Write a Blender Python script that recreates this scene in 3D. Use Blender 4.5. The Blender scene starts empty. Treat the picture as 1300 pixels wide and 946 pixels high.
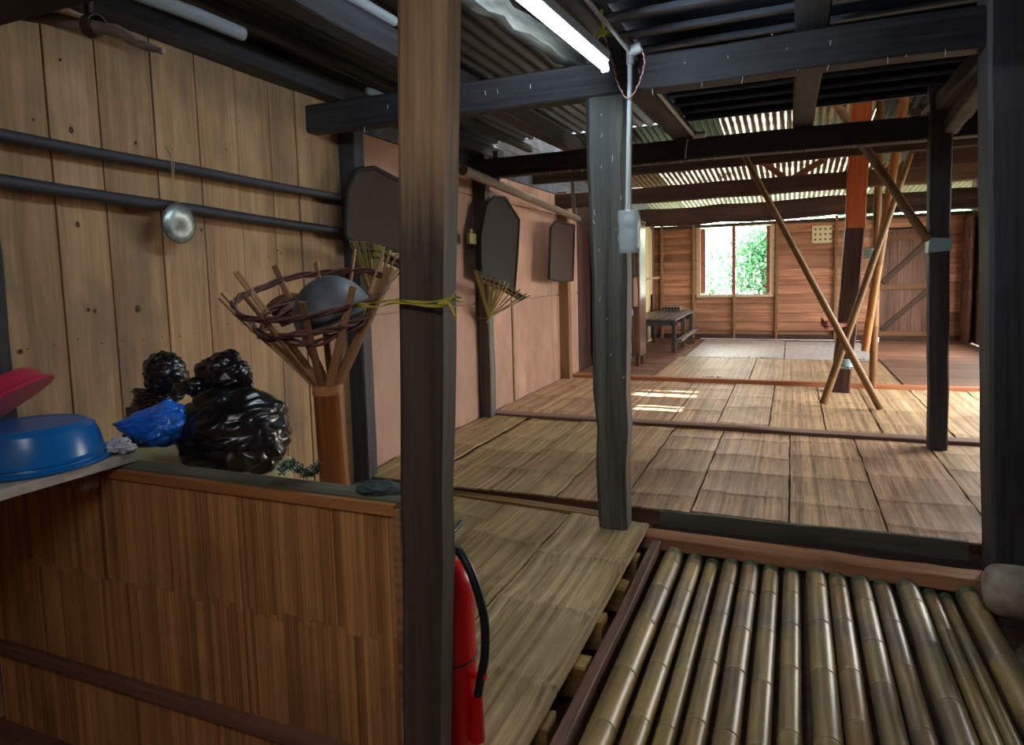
import bpy, math, random
import numpy as np
from mathutils import Vector, Matrix, noise
random.seed(7)
S = bpy.context.scene
COL = S.collection
# ------------------------------------------------------------------ camera
F_PX, YAW, PITCH, ROLL, EYE = 842.0, .3993, .091, -.0261, 1.4
CX, CY = 650.0, 428.0
def cam_axes():
    f = Vector((-math.sin(YAW)*math.cos(PITCH), math.cos(YAW)*math.cos(PITCH), -math.sin(PITCH)))
    r = Vector((math.cos(YAW), math.sin(YAW), 0)); u = r.cross(f)
    c, s = math.cos(ROLL), math.sin(ROLL)
    return c*r + s*u, -s*r + c*u, f
AR, AU, AF = cam_axes()
EYEP = Vector((0, 0, EYE))
cam = bpy.data.cameras.new('camera'); camo = bpy.data.objects.new('camera', cam); COL.objects.link(camo)
m = Matrix((AR, AU, -AF)).transposed().to_4x4(); m.translation = EYEP
camo.matrix_world = m
cam.sensor_fit = 'HORIZONTAL'; cam.sensor_width = 36; cam.lens = F_PX*36/1300
cam.shift_y = -(473-CY)/1300; cam.clip_start = .02; cam.clip_end = 300
S.camera = camo
def at(px, py, X=None, Y=None, Z=None):
    """photo direction -> real point on the plane X=, Y= or Z="""
    d = AR*((px-CX)/F_PX) - AU*((py-CY)/F_PX) + AF
    if X is not None: t = X/d.x
    elif Y is not None: t = Y/d.y
    else: t = (Z-EYE)/d.z
    return EYEP + d*t
# ------------------------------------------------------------------ light
S.view_settings.view_transform = 'Standard'; S.view_settings.look = 'None'
S.view_settings.gamma = 1; S.view_settings.use_curve_mapping = False
S.view_settings.exposure = 1.0
W = bpy.data.worlds.new('sky'); S.world = W; W.use_nodes = True
wn = W.node_tree.nodes; wl = W.node_tree.links
bg = wn['Background']; bg.inputs[0].default_value = (1, .965, .90, 1); bg.inputs[1].default_value = 9.5
def lamp(name, kind, loc, energy, color=(1,1,1), target=None, **kw):
    d = bpy.data.lights.new(name, kind); d.energy = energy; d.color = color
    for k, v in kw.items(): setattr(d, k, v)
    o = bpy.data.objects.new(name, d); COL.objects.link(o); o.location = loc
    if target is not None:
        o.rotation_euler = (Vector(target)-Vector(loc)).to_track_quat('-Z', 'Y').to_euler()
    return o
SUN_DIR = Vector((.30, -.28, -1)).normalized()       # the way the light travels
sun = lamp('sun', 'SUN', (0, 20, 30), 11.0, (1, .95, .85), angle=.012)
sun.rotation_euler = SUN_DIR.to_track_quat('-Z', 'Y').to_euler()
# portals: sampling aids only, they mark the real openings for the sky light
for nm, lc, tg, sx, sy in (('window_portal', (-1.08, 14.62, 1.62), (-1.08, 8, 1.62), 1.5, 1.45), ('side_portal', (3.06, 7.8, 1.28), (-2.9, 7.8, 1.28), 2.4, 1.85), ('rear_side_portal', (3.06, 12.25, 1.48), (-2.9, 12.25, 1.48), 1.7, 1.55)):
    pl = lamp(nm, 'AREA', lc, 10, target=tg, shape='RECTANGLE', size=sx, size_y=sy)
    pl.data.cycles.is_portal = True

# ------------------------------------------------------------------ materials
def srgb(r, g, b):
    f = lambda c: (c/255/12.92) if c/255 <= .04045 else ((c/255+.055)/1.055)**2.4
    return (f(r), f(g), f(b), 1)
class NT:
    def __init__(s, name):
        s.m = bpy.data.materials.new(name); s.m.use_nodes = True
        s.n = s.m.node_tree.nodes; s.l = s.m.node_tree.links; s.b = s.n['Principled BSDF']
    def new(s, t, **kw):
        n = s.n.new(t)
        for k, v in kw.items(): setattr(n, k, v)
        return n
    def link(s, a, b): s.l.new(a, b)
def math_node(t, op, a, b=None):
    n = t.new('ShaderNodeMath', operation=op)
    for i, v in enumerate((a, b)):
        if v is None: continue
        if isinstance(v, (int, float)): n.inputs[i].default_value = v
        else: t.link(v, n.inputs[i])
    return n.outputs[0]
def wood(name, dark, light, axis='X', fine=60, coarse=5, stretch=.04, rough=.75, bump=.3, spread=.25, stain=None, stain_amt=.5, spec=.3, stain_scale=1.3):
    t = NT(name)
    tc = t.new('ShaderNodeTexCoord'); oi = t.new('ShaderNodeObjectInfo'); ge = t.new('ShaderNodeNewGeometry')
    rnd = math_node(t, 'ADD', oi.outputs['Random'], ge.outputs['Random Per Island'])
    rv = math_node(t, 'MULTIPLY', rnd, 37.0)
    ad = t.new('ShaderNodeVectorMath', operation='ADD'); t.link(tc.outputs['Object'], ad.inputs[0]); t.link(rv, ad.inputs[1])
    def mapped(sc):
        mp = t.new('ShaderNodeMapping'); v = [sc, sc, sc]; v['XYZ'.index(axis)] = sc*stretch
        mp.inputs['Scale'].default_value = v; t.link(ad.outputs[0], mp.inputs[0]); return mp.outputs[0]
    n1 = t.new('ShaderNodeTexNoise'); n1.inputs['Scale'].default_value = 1; n1.inputs['Detail'].default_value = 6; n1.inputs['Roughness'].default_value = .65; t.link(mapped(fine), n1.inputs['Vector'])
    n2 = t.new('ShaderNodeTexNoise'); n2.inputs['Scale'].default_value = 1; n2.inputs['Detail'].default_value = 3; n2.inputs['Distortion'].default_value = .6; t.link(mapped(coarse), n2.inputs['Vector'])
    mx = t.new('ShaderNodeMix'); mx.inputs[0].default_value = .5; t.link(n1.outputs[0], mx.inputs[2]); t.link(n2.outputs[0], mx.inputs[3])
    cr = t.new('ShaderNodeValToRGB'); cr.color_ramp.elements[0].position = .36; cr.color_ramp.elements[1].position = .66
    cr.color_ramp.elements[0].color = dark; cr.color_ramp.elements[1].color = light; t.link(mx.outputs[0], cr.inputs[0])
    col = cr.outputs[0]
    if stain:
        n3 = t.new('ShaderNodeTexNoise'); n3.inputs['Scale'].default_value = stain_scale; n3.inputs['Detail'].default_value = 5; n3.inputs['Roughness'].default_value = .6
        mp = t.new('ShaderNodeMapping'); v = [1, 1, 1]; v['XYZ'.index(axis)] = .45; mp.inputs['Scale'].default_value = v
        t.link(ad.outputs[0] if spread > .2 else tc.outputs['Object'], mp.inputs[0]); t.link(mp.outputs[0], n3.inputs['Vector'])
        r3 = t.new('ShaderNodeMapRange'); r3.inputs['From Min'].default_value = .48; r3.inputs['From Max'].default_value = .68; r3.inputs['To Max'].default_value = stain_amt; t.link(n3.outputs[0], r3.inputs[0])
        ms = t.new('ShaderNodeMix', data_type='RGBA'); t.link(r3.outputs[0], ms.inputs[0]); t.link(col, ms.inputs[6]); ms.inputs[7].default_value = stain; col = ms.outputs[2]
    hs = t.new('ShaderNodeHueSaturation'); t.link(col, hs.inputs['Color'])
    fr = t.new('ShaderNodeMath', operation='FRACT'); t.link(rnd, fr.inputs[0])
    vr = t.new('ShaderNodeMapRange'); vr.inputs['To Min'].default_value = 1-spread; vr.inputs['To Max'].default_value = 1+spread; t.link(fr.outputs[0], vr.inputs[0]); t.link(vr.outputs[0], hs.inputs['Value'])
    tint = t.new('ShaderNodeMix', data_type='RGBA', blend_type='MULTIPLY'); tint.inputs[0].default_value = 1
    t.link(hs.outputs[0], tint.inputs[6]); t.link(oi.outputs['Color'], tint.inputs[7]); t.link(tint.outputs[2], t.b.inputs['Base Color'])
    t.b.inputs['Roughness'].default_value = rough; t.b.inputs['Specular IOR Level'].default_value = spec
    bp = t.new('ShaderNodeBump'); bp.inputs['Strength'].default_value = bump; bp.inputs['Distance'].default_value = .004; t.link(mx.outputs[0], bp.inputs['Height']); t.link(bp.outputs[0], t.b.inputs['Normal'])
    return t.m
def plain(name, color, rough=.5, metal=0, emit=None, es=0, spec=.5, nscale=0, namt=.3, bump=0, trans=0):
    t = NT(name); t.b.inputs['Base Color'].default_value = color; t.b.inputs['Roughness'].default_value = rough; t.b.inputs['Metallic'].default_value = metal
    t.b.inputs['Specular IOR Level'].default_value = spec
    if emit: t.b.inputs['Emission Color'].default_value = emit; t.b.inputs['Emission Strength'].default_value = es
    if nscale:
        tc = t.new('ShaderNodeTexCoord'); n = t.new('ShaderNodeTexNoise'); n.inputs['Scale'].default_value = nscale; n.inputs['Detail'].default_value = 5; t.link(tc.outputs['Object'], n.inputs['Vector'])
        cr = t.new('ShaderNodeValToRGB'); cr.color_ramp.elements[0].position = .35; cr.color_ramp.elements[1].position = .65
        cr.color_ramp.elements[0].color = tuple(c*(1-namt) for c in color[:3])+(1,); cr.color_ramp.elements[1].color = tuple(min(1, c*(1+namt)) for c in color[:3])+(1,)
        t.link(n.outputs[0], cr.inputs[0]); t.link(cr.outputs[0], t.b.inputs['Base Color'])
        if bump:
            bp = t.new('ShaderNodeBump'); bp.inputs['Strength'].default_value = bump; bp.inputs['Distance'].default_value = .01; t.link(n.outputs[0], bp.inputs['Height']); t.link(bp.outputs[0], t.b.inputs['Normal'])
    return t.m
M = {}
M['beam'] = wood('dark_hewn_timber', srgb(32, 31, 35), srgb(76, 75, 80), fine=45, rough=.62, spread=.15, bump=.5, stain=srgb(100, 102, 106), stain_amt=.3)
M['beam_brown'] = wood('brown_hewn_timber', srgb(50, 36, 30), srgb(104, 80, 66), fine=40, rough=.7, spread=.1, bump=.9, stain=srgb(40, 30, 28), stain_amt=.6)
M['post_tan'] = wood('tan_post_timber', srgb(130, 102, 72), srgb(204, 172, 130), fine=36, rough=.6, spread=.02, bump=.35, stain=srgb(92, 74, 56), stain_amt=.35)
M['post_grey'] = wood('grey_post_timber', srgb(50, 50, 48), srgb(122, 120, 108), fine=40, rough=.6, spread=.02, bump=.5, stain=srgb(60, 68, 80), stain_amt=.6)
M['plank'] = wood('weathered_wall_planks', srgb(146, 112, 80), srgb(196, 160, 120), axis='Z', fine=60, coarse=9, stretch=.05, rough=.8, spread=.14, bump=.2, stain=srgb(116, 100, 86), stain_amt=.75, stain_scale=3.0)
M['far_plank'] = wood('orange_wall_planks', srgb(122, 82, 60), srgb(204, 150, 116), axis='X', fine=40, coarse=6, rough=.8, spread=.3, bump=.4, stain=srgb(104, 76, 64), stain_amt=.5)
M['far_plank_z'] = wood('upright_door_planks', srgb(84, 62, 54), srgb(146, 112, 96), axis='Z', fine=40, coarse=6, rough=.8, spread=.15, bump=.4, stain=srgb(80, 66, 62), stain_amt=.5)
M['stud'] = wood('stud_timber', srgb(110, 82, 56), srgb(160, 126, 92), axis='X', fine=40, rough=.8, spread=.1)
M['cream_plank'] = wood('cream_planks', srgb(176, 160, 118), srgb(222, 208, 168), axis='Z', fine=40, rough=.8, spread=.1)
M['floor_dark'] = wood('dark_floor_boards', srgb(74, 52, 42), srgb(146, 106, 84), axis='X', fine=40, rough=.6, spread=.2, bump=.4)
M['strip'] = wood('orange_sill_timber', srgb(140, 82, 52), srgb(196, 130, 92), fine=40, rough=.55, spread=.05)
M['strip_dull'] = wood('dull_sill_timber', srgb(112, 90, 84), srgb(160, 134, 124), fine=40, rough=.55, spread=.05)
M['thresh'] = wood('threshold_timber', srgb(136, 88, 56), srgb(206, 152, 110), fine=30, rough=.6, spread=.02, bump=.5)
M['riser'] = wood('grey_green_board', srgb(58, 58, 48), srgb(96, 94, 82), fine=40, rough=.7, spread=.02)
M['mat'] = wood('flattened_bamboo', srgb(118, 90, 68), srgb(240, 214, 176), axis='Y', fine=120, coarse=26, stretch=.006, rough=.5, spread=.05, bump=.5, stain=srgb(112, 96, 78), stain_amt=.55, spec=.35, stain_scale=2.2)
M['mat_grey'] = wood('grey_woven_mat', srgb(150, 148, 142), srgb(196, 194, 186), axis='Y', fine=90, coarse=30, stretch=.1, rough=.36, spread=.05, bump=.5)
M['panel'] = wood('amber_flattened_bamboo', srgb(130, 82, 44), srgb(230, 176, 114), axis='Z', fine=120, coarse=16, stretch=.008, rough=.42, spread=.12, bump=.35, stain=srgb(112, 84, 58), stain_amt=.7, spec=.4, stain_scale=3.5)
M['rail_wood'] = wood('amber_rail', srgb(124, 78, 42), srgb(206, 146, 90), fine=30, rough=.5, spread=.02)
M['grey_board'] = wood('grey_green_shelf', srgb(78, 76, 60), srgb(124, 120, 100), fine=40, rough=.8, spread=.02)
M['bamboo'] = wood('bamboo_culm', srgb(110, 92, 58), srgb(190, 164, 112), axis='X', fine=45, coarse=12, stretch=.08, rough=.38, spread=.10, bump=.15, stain=srgb(112, 108, 100), stain_amt=.85, spec=.5, stain_scale=7)
M['bamboo_dry'] = wood('dry_bamboo', srgb(120, 92, 60), srgb(186, 148, 104), axis='X', fine=45, coarse=6, rough=.5, spread=.12, bump=.2)
M['bamboo_green'] = plain('green_bamboo_end', srgb(88, 100, 70), .5, nscale=20)
M['bamboo_brown'] = wood('varnished_bamboo', srgb(104, 60, 26), srgb(176, 112, 58), axis='X', fine=35, coarse=8, rough=.3, spread=.02, bump=.15)
M['split'] = wood('split_bamboo_slat', srgb(120, 84, 56), srgb(190, 146, 104), axis='X', fine=50, rough=.55, spread=.15)
M['vine'] = wood('twisted_vine', srgb(62, 40, 38), srgb(128, 88, 80), axis='X', fine=60, rough=.6, spread=.2)
M['pole'] = wood('pale_pole', srgb(92, 96, 100), srgb(160, 166, 170), axis='X', fine=30, rough=.6, spread=.1)
M['stick'] = wood('grey_stick', srgb(84, 76, 70), srgb(150, 134, 122), axis='X', fine=30, rough=.7, spread=.1)
M['pipe'] = wood('dark_rail', srgb(38, 38, 44), srgb(78, 78, 88), fine=30, rough=.55, spread=.05)
M['pink'] = wood('pink_board', srgb(166, 128, 110), srgb(196, 156, 136), axis='Z', fine=8, coarse=2, stretch=.5, rough=.7, spread=.05, bump=.08, stain=srgb(150, 128, 104), stain_amt=.5)
M['red_lower'] = wood('dark_red_timber', srgb(48, 32, 30), srgb(92, 62, 52), fine=40, rough=.6, spread=.02)
M['red_upper'] = wood('orange_red_timber', srgb(142, 66, 30), srgb(188, 98, 52), fine=40, rough=.55, spread=.02)
M['woven'] = plain('dark_woven_rattan', srgb(66, 50, 42), .85, nscale=160, namt=.35, bump=.5)
M['woven_black'] = plain('black_woven_rattan', srgb(40, 37, 36), .85, nscale=160, namt=.35, bump=.5)
M['fan'] = wood('green_bamboo_rib', srgb(96, 86, 44), srgb(168, 154, 90), axis='X', fine=40, rough=.6, spread=.15)
M['fan_dark'] = plain('dark_fan_weave', srgb(84, 62, 42), .8, nscale=50, namt=.5, bump=.6)
M['roof_metal'] = plain('sooty_corrugated_iron', srgb(26, 25, 29), .5, nscale=8, namt=.4, bump=.3)
M['shingle'] = wood('sooty_roof_boards', srgb(58, 62, 74), srgb(110, 118, 134), axis='X', fine=35, rough=.55, spread=.15, bump=.5)
M['pot'] = plain('sooty_iron_pot', srgb(88, 92, 98), .5, nscale=9, namt=.55, bump=.2)
M['pot_brown'] = plain('brown_gourd_bowl', srgb(104, 72, 48), .5, nscale=12, namt=.3)
M['tin'] = plain('dull_tin_lid', srgb(150, 160, 158), .35, .6, nscale=30, namt=.3)
M['tin_rim'] = plain('rusty_tin_rim', srgb(84, 78, 64), .5, .4)
M['string'] = plain('straw_string', srgb(178, 160, 110), .8)
M['raffia'] = plain('yellow_plastic_strap', srgb(196, 180, 60), .35)
M['redcord'] = plain('rust_red_cord', srgb(130, 66, 52), .7)
M['pinkcord'] = plain('pink_cord', srgb(170, 90, 104), .7)
M['blue'] = plain('blue_plastic', srgb(8, 104, 176), .28, nscale=3, namt=.06)
M['redpl'] = plain('pink_red_plastic', srgb(190, 48, 74), .3, nscale=3, namt=.06)
M['shelf'] = plain('off_white_board', srgb(172, 160, 148), .6, nscale=14, namt=.2)
M['sack'] = plain('cream_carton', srgb(182, 172, 130), .8, nscale=9, namt=.15)
M['blackbag'] = plain('black_polythene', srgb(24, 22, 25), .26, spec=.7)
M['bluebag'] = plain('blue_polythene', srgb(14, 116, 232), .24, spec=.7)
M['film'] = plain('white_polythene', srgb(206, 202, 212), .35)
M['tinsel'] = plain('green_tinsel', srgb(40, 84, 66), .4)
M['tinsel_w'] = plain('silver_tinsel', srgb(190, 206, 200), .3)
M['cloth'] = plain('dark_green_cloth', srgb(52, 66, 66), .8, nscale=18, bump=.5)
M['extred'] = plain('extinguisher_red', srgb(200, 12, 16), .3)
M['rubber'] = plain('black_rubber', srgb(26, 30, 36), .4)
M['pvc'] = plain('white_pvc', srgb(196, 204, 206), .35)
M['tube'] = plain('lit_fluorescent_tube', (1, 1, 1, 1), .4, emit=(.74, .90, 1, 1), es=42)
M['fixture'] = plain('enamel_fixture', srgb(196, 202, 206), .35)
M['wire_r'] = plain('red_wire', srgb(176, 52, 48), .4); M['wire_w'] = plain('white_wire', srgb(206, 196, 196), .4)
M['tape'] = plain('pale_blue_tape', srgb(150, 186, 196), .5)
M['paper'] = plain('faded_paper', srgb(206, 194, 152), .8); M['ink'] = plain('faded_ink', srgb(96, 84, 100), .8)
M['log'] = plain('pale_cut_log', srgb(158, 146, 128), .85, nscale=9, namt=.4, bump=1.0)
M['crack'] = plain('dark_crack', srgb(38, 30, 24), .9)
M['cupboard'] = wood('wardrobe_veneer', srgb(66, 44, 38), srgb(112, 82, 68), axis='Z', fine=20, rough=.25, spread=.02, bump=.05, spec=.6)
M['mirror'] = plain('mirror', (.8, .82, .8, 1), .06, 1)
M['cream'] = plain('cream_paint', srgb(214, 206, 168), .5, nscale=5, namt=.1)
M['bench'] = wood('dark_bench_timber', srgb(58, 54, 56), srgb(112, 106, 104), axis='X', fine=30, rough=.5, spread=.15)
M['win_red'] = plain('red_brown_window_paint', srgb(140, 82, 70), .5, nscale=10, namt=.2)
M['win_white'] = wood('pale_window_timber', srgb(170, 150, 120), srgb(214, 196, 168), fine=30, rough=.6, spread=.05)
M['knot'] = plain('brown_knot', srgb(84, 62, 46), .8)
M['web'] = plain('cobweb', srgb(206, 212, 220), .9)
M['earth'] = plain('earth', srgb(86, 84, 60), .95, nscale=2, namt=.3)
def leafmat(name, c1, c2):
    t = NT(name); ge = t.new('ShaderNodeNewGeometry'); cr = t.new('ShaderNodeValToRGB'); cr.color_ramp.elements[0].color = c1; cr.color_ramp.elements[1].color = c2
    t.link(ge.outputs['Random Per Island'], cr.inputs[0]); t.link(cr.outputs[0], t.b.inputs['Base Color']); t.b.inputs['Roughness'].default_value = .45
    tr = t.new('ShaderNodeBsdfTranslucent'); t.link(cr.outputs[0], tr.inputs[0]); mx = t.new('ShaderNodeMixShader'); mx.inputs[0].default_value = .45
    t.link(t.b.outputs[0], mx.inputs[1]); t.link(tr.outputs[0], mx.inputs[2]); t.link(mx.outputs[0], t.n['Material Output'].inputs[0]); return t.m
M['leaf'] = leafmat('leaves', srgb(30, 96, 70), srgb(130, 190, 140))
M['leaf2'] = leafmat('pale_leaves', srgb(120, 176, 150), srgb(220, 240, 220))
def sheet(name, c, tr):
    t = NT(name); t.b.inputs['Base Color'].default_value = c; t.b.inputs['Roughness'].default_value = .4
    x = t.new('ShaderNodeBsdfTranslucent'); x.inputs[0].default_value = c; mx = t.new('ShaderNodeMixShader'); mx.inputs[0].default_value = tr
    t.link(t.b.outputs[0], mx.inputs[1]); t.link(x.outputs[0], mx.inputs[2]); t.link(mx.outputs[0], t.n['Material Output'].inputs[0]); return t.m
def ribbed(name, crest, valley, tr_c, tr_v, pitch):
    """translucent sheeting with bright crests and shaded valleys painted in as stripes"""
    t = NT(name); tc = t.new('ShaderNodeTexCoord'); sp = t.new('ShaderNodeSeparateXYZ'); t.link(tc.outputs['Object'], sp.inputs[0])
    a = math_node(t, 'COSINE', math_node(t, 'MULTIPLY', sp.outputs[0], 2*math.pi/pitch))
    nz = t.new('ShaderNodeTexNoise'); nz.inputs['Scale'].default_value = 4; nz.inputs['Detail'].default_value = 4; t.link(tc.outputs['Object'], nz.inputs['Vector'])
    a = math_node(t, 'ADD', a, math_node(t, 'MULTIPLY', math_node(t, 'SUBTRACT', nz.outputs[0], .5), 3.0))
    mr = t.new('ShaderNodeMapRange'); mr.inputs['From Min'].default_value = .0; mr.inputs['From Max'].default_value = .7; t.link(a, mr.inputs[0])
    mc = t.new('ShaderNodeMix', data_type='RGBA'); t.link(mr.outputs[0], mc.inputs[0]); mc.inputs[6].default_value = valley; mc.inputs[7].default_value = crest  # crest glow and valley shade are mixed into the sheet colour
    t.link(mc.outputs[2], t.b.inputs['Base Color']); t.b.inputs['Roughness'].default_value = .5
    x = t.new('ShaderNodeBsdfTranslucent'); t.link(mc.outputs[2], x.inputs[0]); mf = t.new('ShaderNodeMapRange'); mf.inputs['To Min'].default_value = tr_v; mf.inputs['To Max'].default_value = tr_c; t.link(mr.outputs[0], mf.inputs[0])
    mx = t.new('ShaderNodeMixShader'); t.link(mf.outputs[0], mx.inputs[0]); t.link(t.b.outputs[0], mx.inputs[1]); t.link(x.outputs[0], mx.inputs[2]); t.link(mx.outputs[0], t.n['Material Output'].inputs[0]); return t.m
M['fibre'] = ribbed('milky_corrugated_sheet', srgb(214, 200, 190), srgb(70, 58, 48), .5, .05, .09)
M['fibre_tan'] = ribbed('yellowed_corrugated_sheet', srgb(150, 128, 100), srgb(62, 48, 38), .22, .03, .09)
t = NT('clear_plastic_cover'); t.b.inputs['Base Color'].default_value = srgb(200, 214, 220); t.b.inputs['Roughness'].default_value = .25
tp = t.new('ShaderNodeBsdfTransparent'); mx = t.new('ShaderNodeMixShader'); mx.inputs[0].default_value = .55; t.link(t.b.outputs[0], mx.inputs[1]); t.link(tp.outputs[0], mx.inputs[2]); t.link(mx.outputs[0], t.n['Material Output'].inputs[0]); M['plastic_bag'] = t.m

# ------------------------------------------------------------------ builders
class MB:
    def __init__(s): s.v = []; s.f = []
    def add(s, vs, fs):
        k = len(s.v); s.v += [Vector(v) for v in vs]; s.f += [tuple(i+k for i in f) for f in fs]; return s
    def box(s, a, b):
        x0, y0, z0 = (min(a[i], b[i]) for i in range(3)); x1, y1, z1 = (max(a[i], b[i]) for i in range(3))
        vs = [(x0,y0,z0),(x1,y0,z0),(x1,y1,z0),(x0,y1,z0),(x0,y0,z1),(x1,y0,z1),(x1,y1,z1),(x0,y1,z1)]
        return s.add(vs, [(0,3,2,1),(4,5,6,7),(0,1,5,4),(1,2,6,5),(2,3,7,6),(3,0,4,7)])
    def loft(s, rings, cap=True, closed=False):
        n = len(rings[0]); vs = [p for r in rings for p in r]; fs = []
        R = len(rings); rr = R if closed else R-1
        for i in range(rr):
            for j in range(n):
                a = i*n+j; b = i*n+(j+1) % n; c = ((i+1) % R)*n+(j+1) % n; d = ((i+1) % R)*n+j
                fs.append((a, b, c, d))
        if cap and not closed: fs += [tuple(reversed(range(n))), tuple((R-1)*n+j for j in range(n))]
        return s.add(vs, fs)
    def tube(s, pts, r, k=8, closed=False, flat=1.0):
        pts = [Vector(p) for p in pts]; n = len(pts); rings = []
        up = None
        for i, p in enumerate(pts):
            a = pts[(i-1) % n] if (closed or i > 0) else pts[i]; b = pts[(i+1) % n] if (closed or i < n-1) else pts[i]
            t = (b-a).normalized()
            if up is None: up = t.orthogonal().normalized()
            u = (up - t*up.dot(t)).normalized(); up = u; w = t.cross(u)
            rr = r[i] if isinstance(r, (list, tuple)) else r
            rings.append([p + u*math.cos(2*math.pi*j/k)*rr + w*math.sin(2*math.pi*j/k)*rr*flat for j in range(k)])
        return s.loft(rings, closed=closed)
    def grid(s, P, thick=None):
        """P[i][j] points -> sheet; thick = downward offset vector for a closed slab"""
        R = len(P); C_ = len(P[0]); vs = [p for r in P for p in r]; fs = [(i*C_+j, i*C_+j+1, (i+1)*C_+j+1, (i+1)*C_+j) for i in range(R-1) for j in range(C_-1)]
        if thick is not None:
            k = len(vs); vs = vs + [Vector(p)+Vector(thick) for p in vs]
            fs += [tuple(reversed([a+k for a in f])) for f in fs]
            ed = [i*C_ for i in range(R)] , [i*C_+C_-1 for i in range(R)], list(range(C_)), [(R-1)*C_+j for j in range(C_)]
            for e, fl in zip(ed, (0, 1, 1, 0)):
                for a, b in zip(e, e[1:]): fs.append((a, b, b+k, a+k) if fl == 0 else (b, a, a+k, b+k))
        return s.add(vs, fs)
    def lathe(s, prof, c=(0,0,0), k=32, mat=None):
        """prof: list of (r, z)"""
        rings = [[Vector((r*math.cos(2*math.pi*j/k), r*math.sin(2*math.pi*j/k), z)) for j in range(k)] for r, z in prof]
        if mat is not None: rings = [[mat @ p for p in r] for r in rings]
        rings = [[p+Vector(c) for p in r] for r in rings]
        return s.loft(rings)
    def build(s, name, mat, parent=None, loc=None, smooth=False, bevel=0, color=None):
        if parent is not None: L = parent['_o'] if '_o' in parent else parent.location
        else: L = loc if loc is not None else base_of(s.v)
        L = Vector(L)
        me = bpy.data.meshes.new(name); me.from_pydata([tuple(v-L) for v in s.v], [], s.f); me.update()
        me.materials.append(mat)
        if smooth:
            me.polygons.foreach_set('use_smooth', [True]*len(me.polygons))
        o = bpy.data.objects.new(name, me); COL.objects.link(o)
        if parent is not None: o.parent = parent; o['_o'] = list(L)
        else: o.location = L; o['_o'] = list(L)
        if smooth == 'auto':
            try: me.set_sharp_from_angle(angle=.6)
            except Exception: pass
        if bevel:
            b = o.modifiers.new('bevel', 'BEVEL'); b.width = bevel; b.segments = 2; b.limit_method = 'ANGLE'
        if color: o.color = tuple(color)+(1,)
        return o
def base_of(vs):
    n = len(vs); x = sum(v[0] for v in vs)/n; y = sum(v[1] for v in vs)/n; return Vector((x, y, min(v[2] for v in vs)))
def E(name, loc, label, cat, group=None):
    o = bpy.data.objects.new(name, None); COL.objects.link(o); o.location = Vector(loc); o.empty_display_size = .05
    tag(o, label, cat, group); o['_o'] = list(loc); return o
def tag(o, label=None, cat=None, group=None, kind=None):
    if label: o['label'] = label
    if cat: o['category'] = cat
    if group: o['group'] = group
    if kind: o['kind'] = kind
    return o
def st(o): o['kind'] = 'structure'; return o
def frame(p0, p1, up=(0,0,1), roll=0):
    x = (Vector(p1)-Vector(p0)).normalized(); u = Vector(up)
    if abs(x.dot(u)) > .97: u = Vector((0, 1, 0))
    y = u.cross(x).normalized(); z = x.cross(y)
    m = Matrix((x, y, z)).transposed().to_4x4()
    m = m @ Matrix.Rotation(roll, 4, 'X'); m.translation = Vector(p0); return m
def bar(name, p0, p1, w, h, mat, parent=None, n=10, jit=.004, ch=.15, w1=None, h1=None, seed=None, color=None, roll=0, up=(0,0,1)):
    """hewn timber of w x h section running from p0 to p1 (local X)"""
    rd = random.Random(seed if seed is not None else int(abs(Vector(p0).x*997+Vector(p1).z*331+Vector(p0).y*71)*100))
    L = (Vector(p1)-Vector(p0)).length; w1 = w1 or w; h1 = h1 or h; rings = []
    for i in range(n+1):
        t = i/n; W_ = (w+(w1-w)*t)/2; H_ = (h+(h1-h)*t)/2; c = ch*min(W_, H_); dx, dy = rd.gauss(0, jit), rd.gauss(0, jit)
        pts = [(W_-c,-H_),(W_,-H_+c),(W_,H_-c),(W_-c,H_),(-W_+c,H_),(-W_,H_-c),(-W_,-H_+c),(-W_+c,-H_)]
        rings.append([Vector((t*L, a+dx+rd.gauss(0, jit*.4), b+dy+rd.gauss(0, jit*.4))) for a, b in pts])
    mb = MB(); mb.loft(rings)
    return place(mb, name, frame(p0, p1, up, roll), mat, parent, smooth='auto', color=color)
def place(mb, name, mat4, mat, parent=None, smooth=False, color=None):
    me = bpy.data.meshes.new(name); me.from_pydata([tuple(v) for v in mb.v], [], mb.f); me.update(); me.materials.append(mat)
    if smooth: me.polygons.foreach_set('use_smooth', [True]*len(me.polygons))
    if smooth == 'auto':
        try: me.set_sharp_from_angle(angle=.6)
        except Exception: pass
    o = bpy.data.objects.new(name, me); COL.objects.link(o)
    if parent is not None:
        o.parent = parent; mm = mat4.copy(); mm.translation = mat4.translation - Vector(parent['_o']); o.matrix_local = mm
    else: o.matrix_world = mat4
    o['_o'] = list(mat4.translation)
    if color: o.color = tuple(color)+(1,)
    return o
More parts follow.
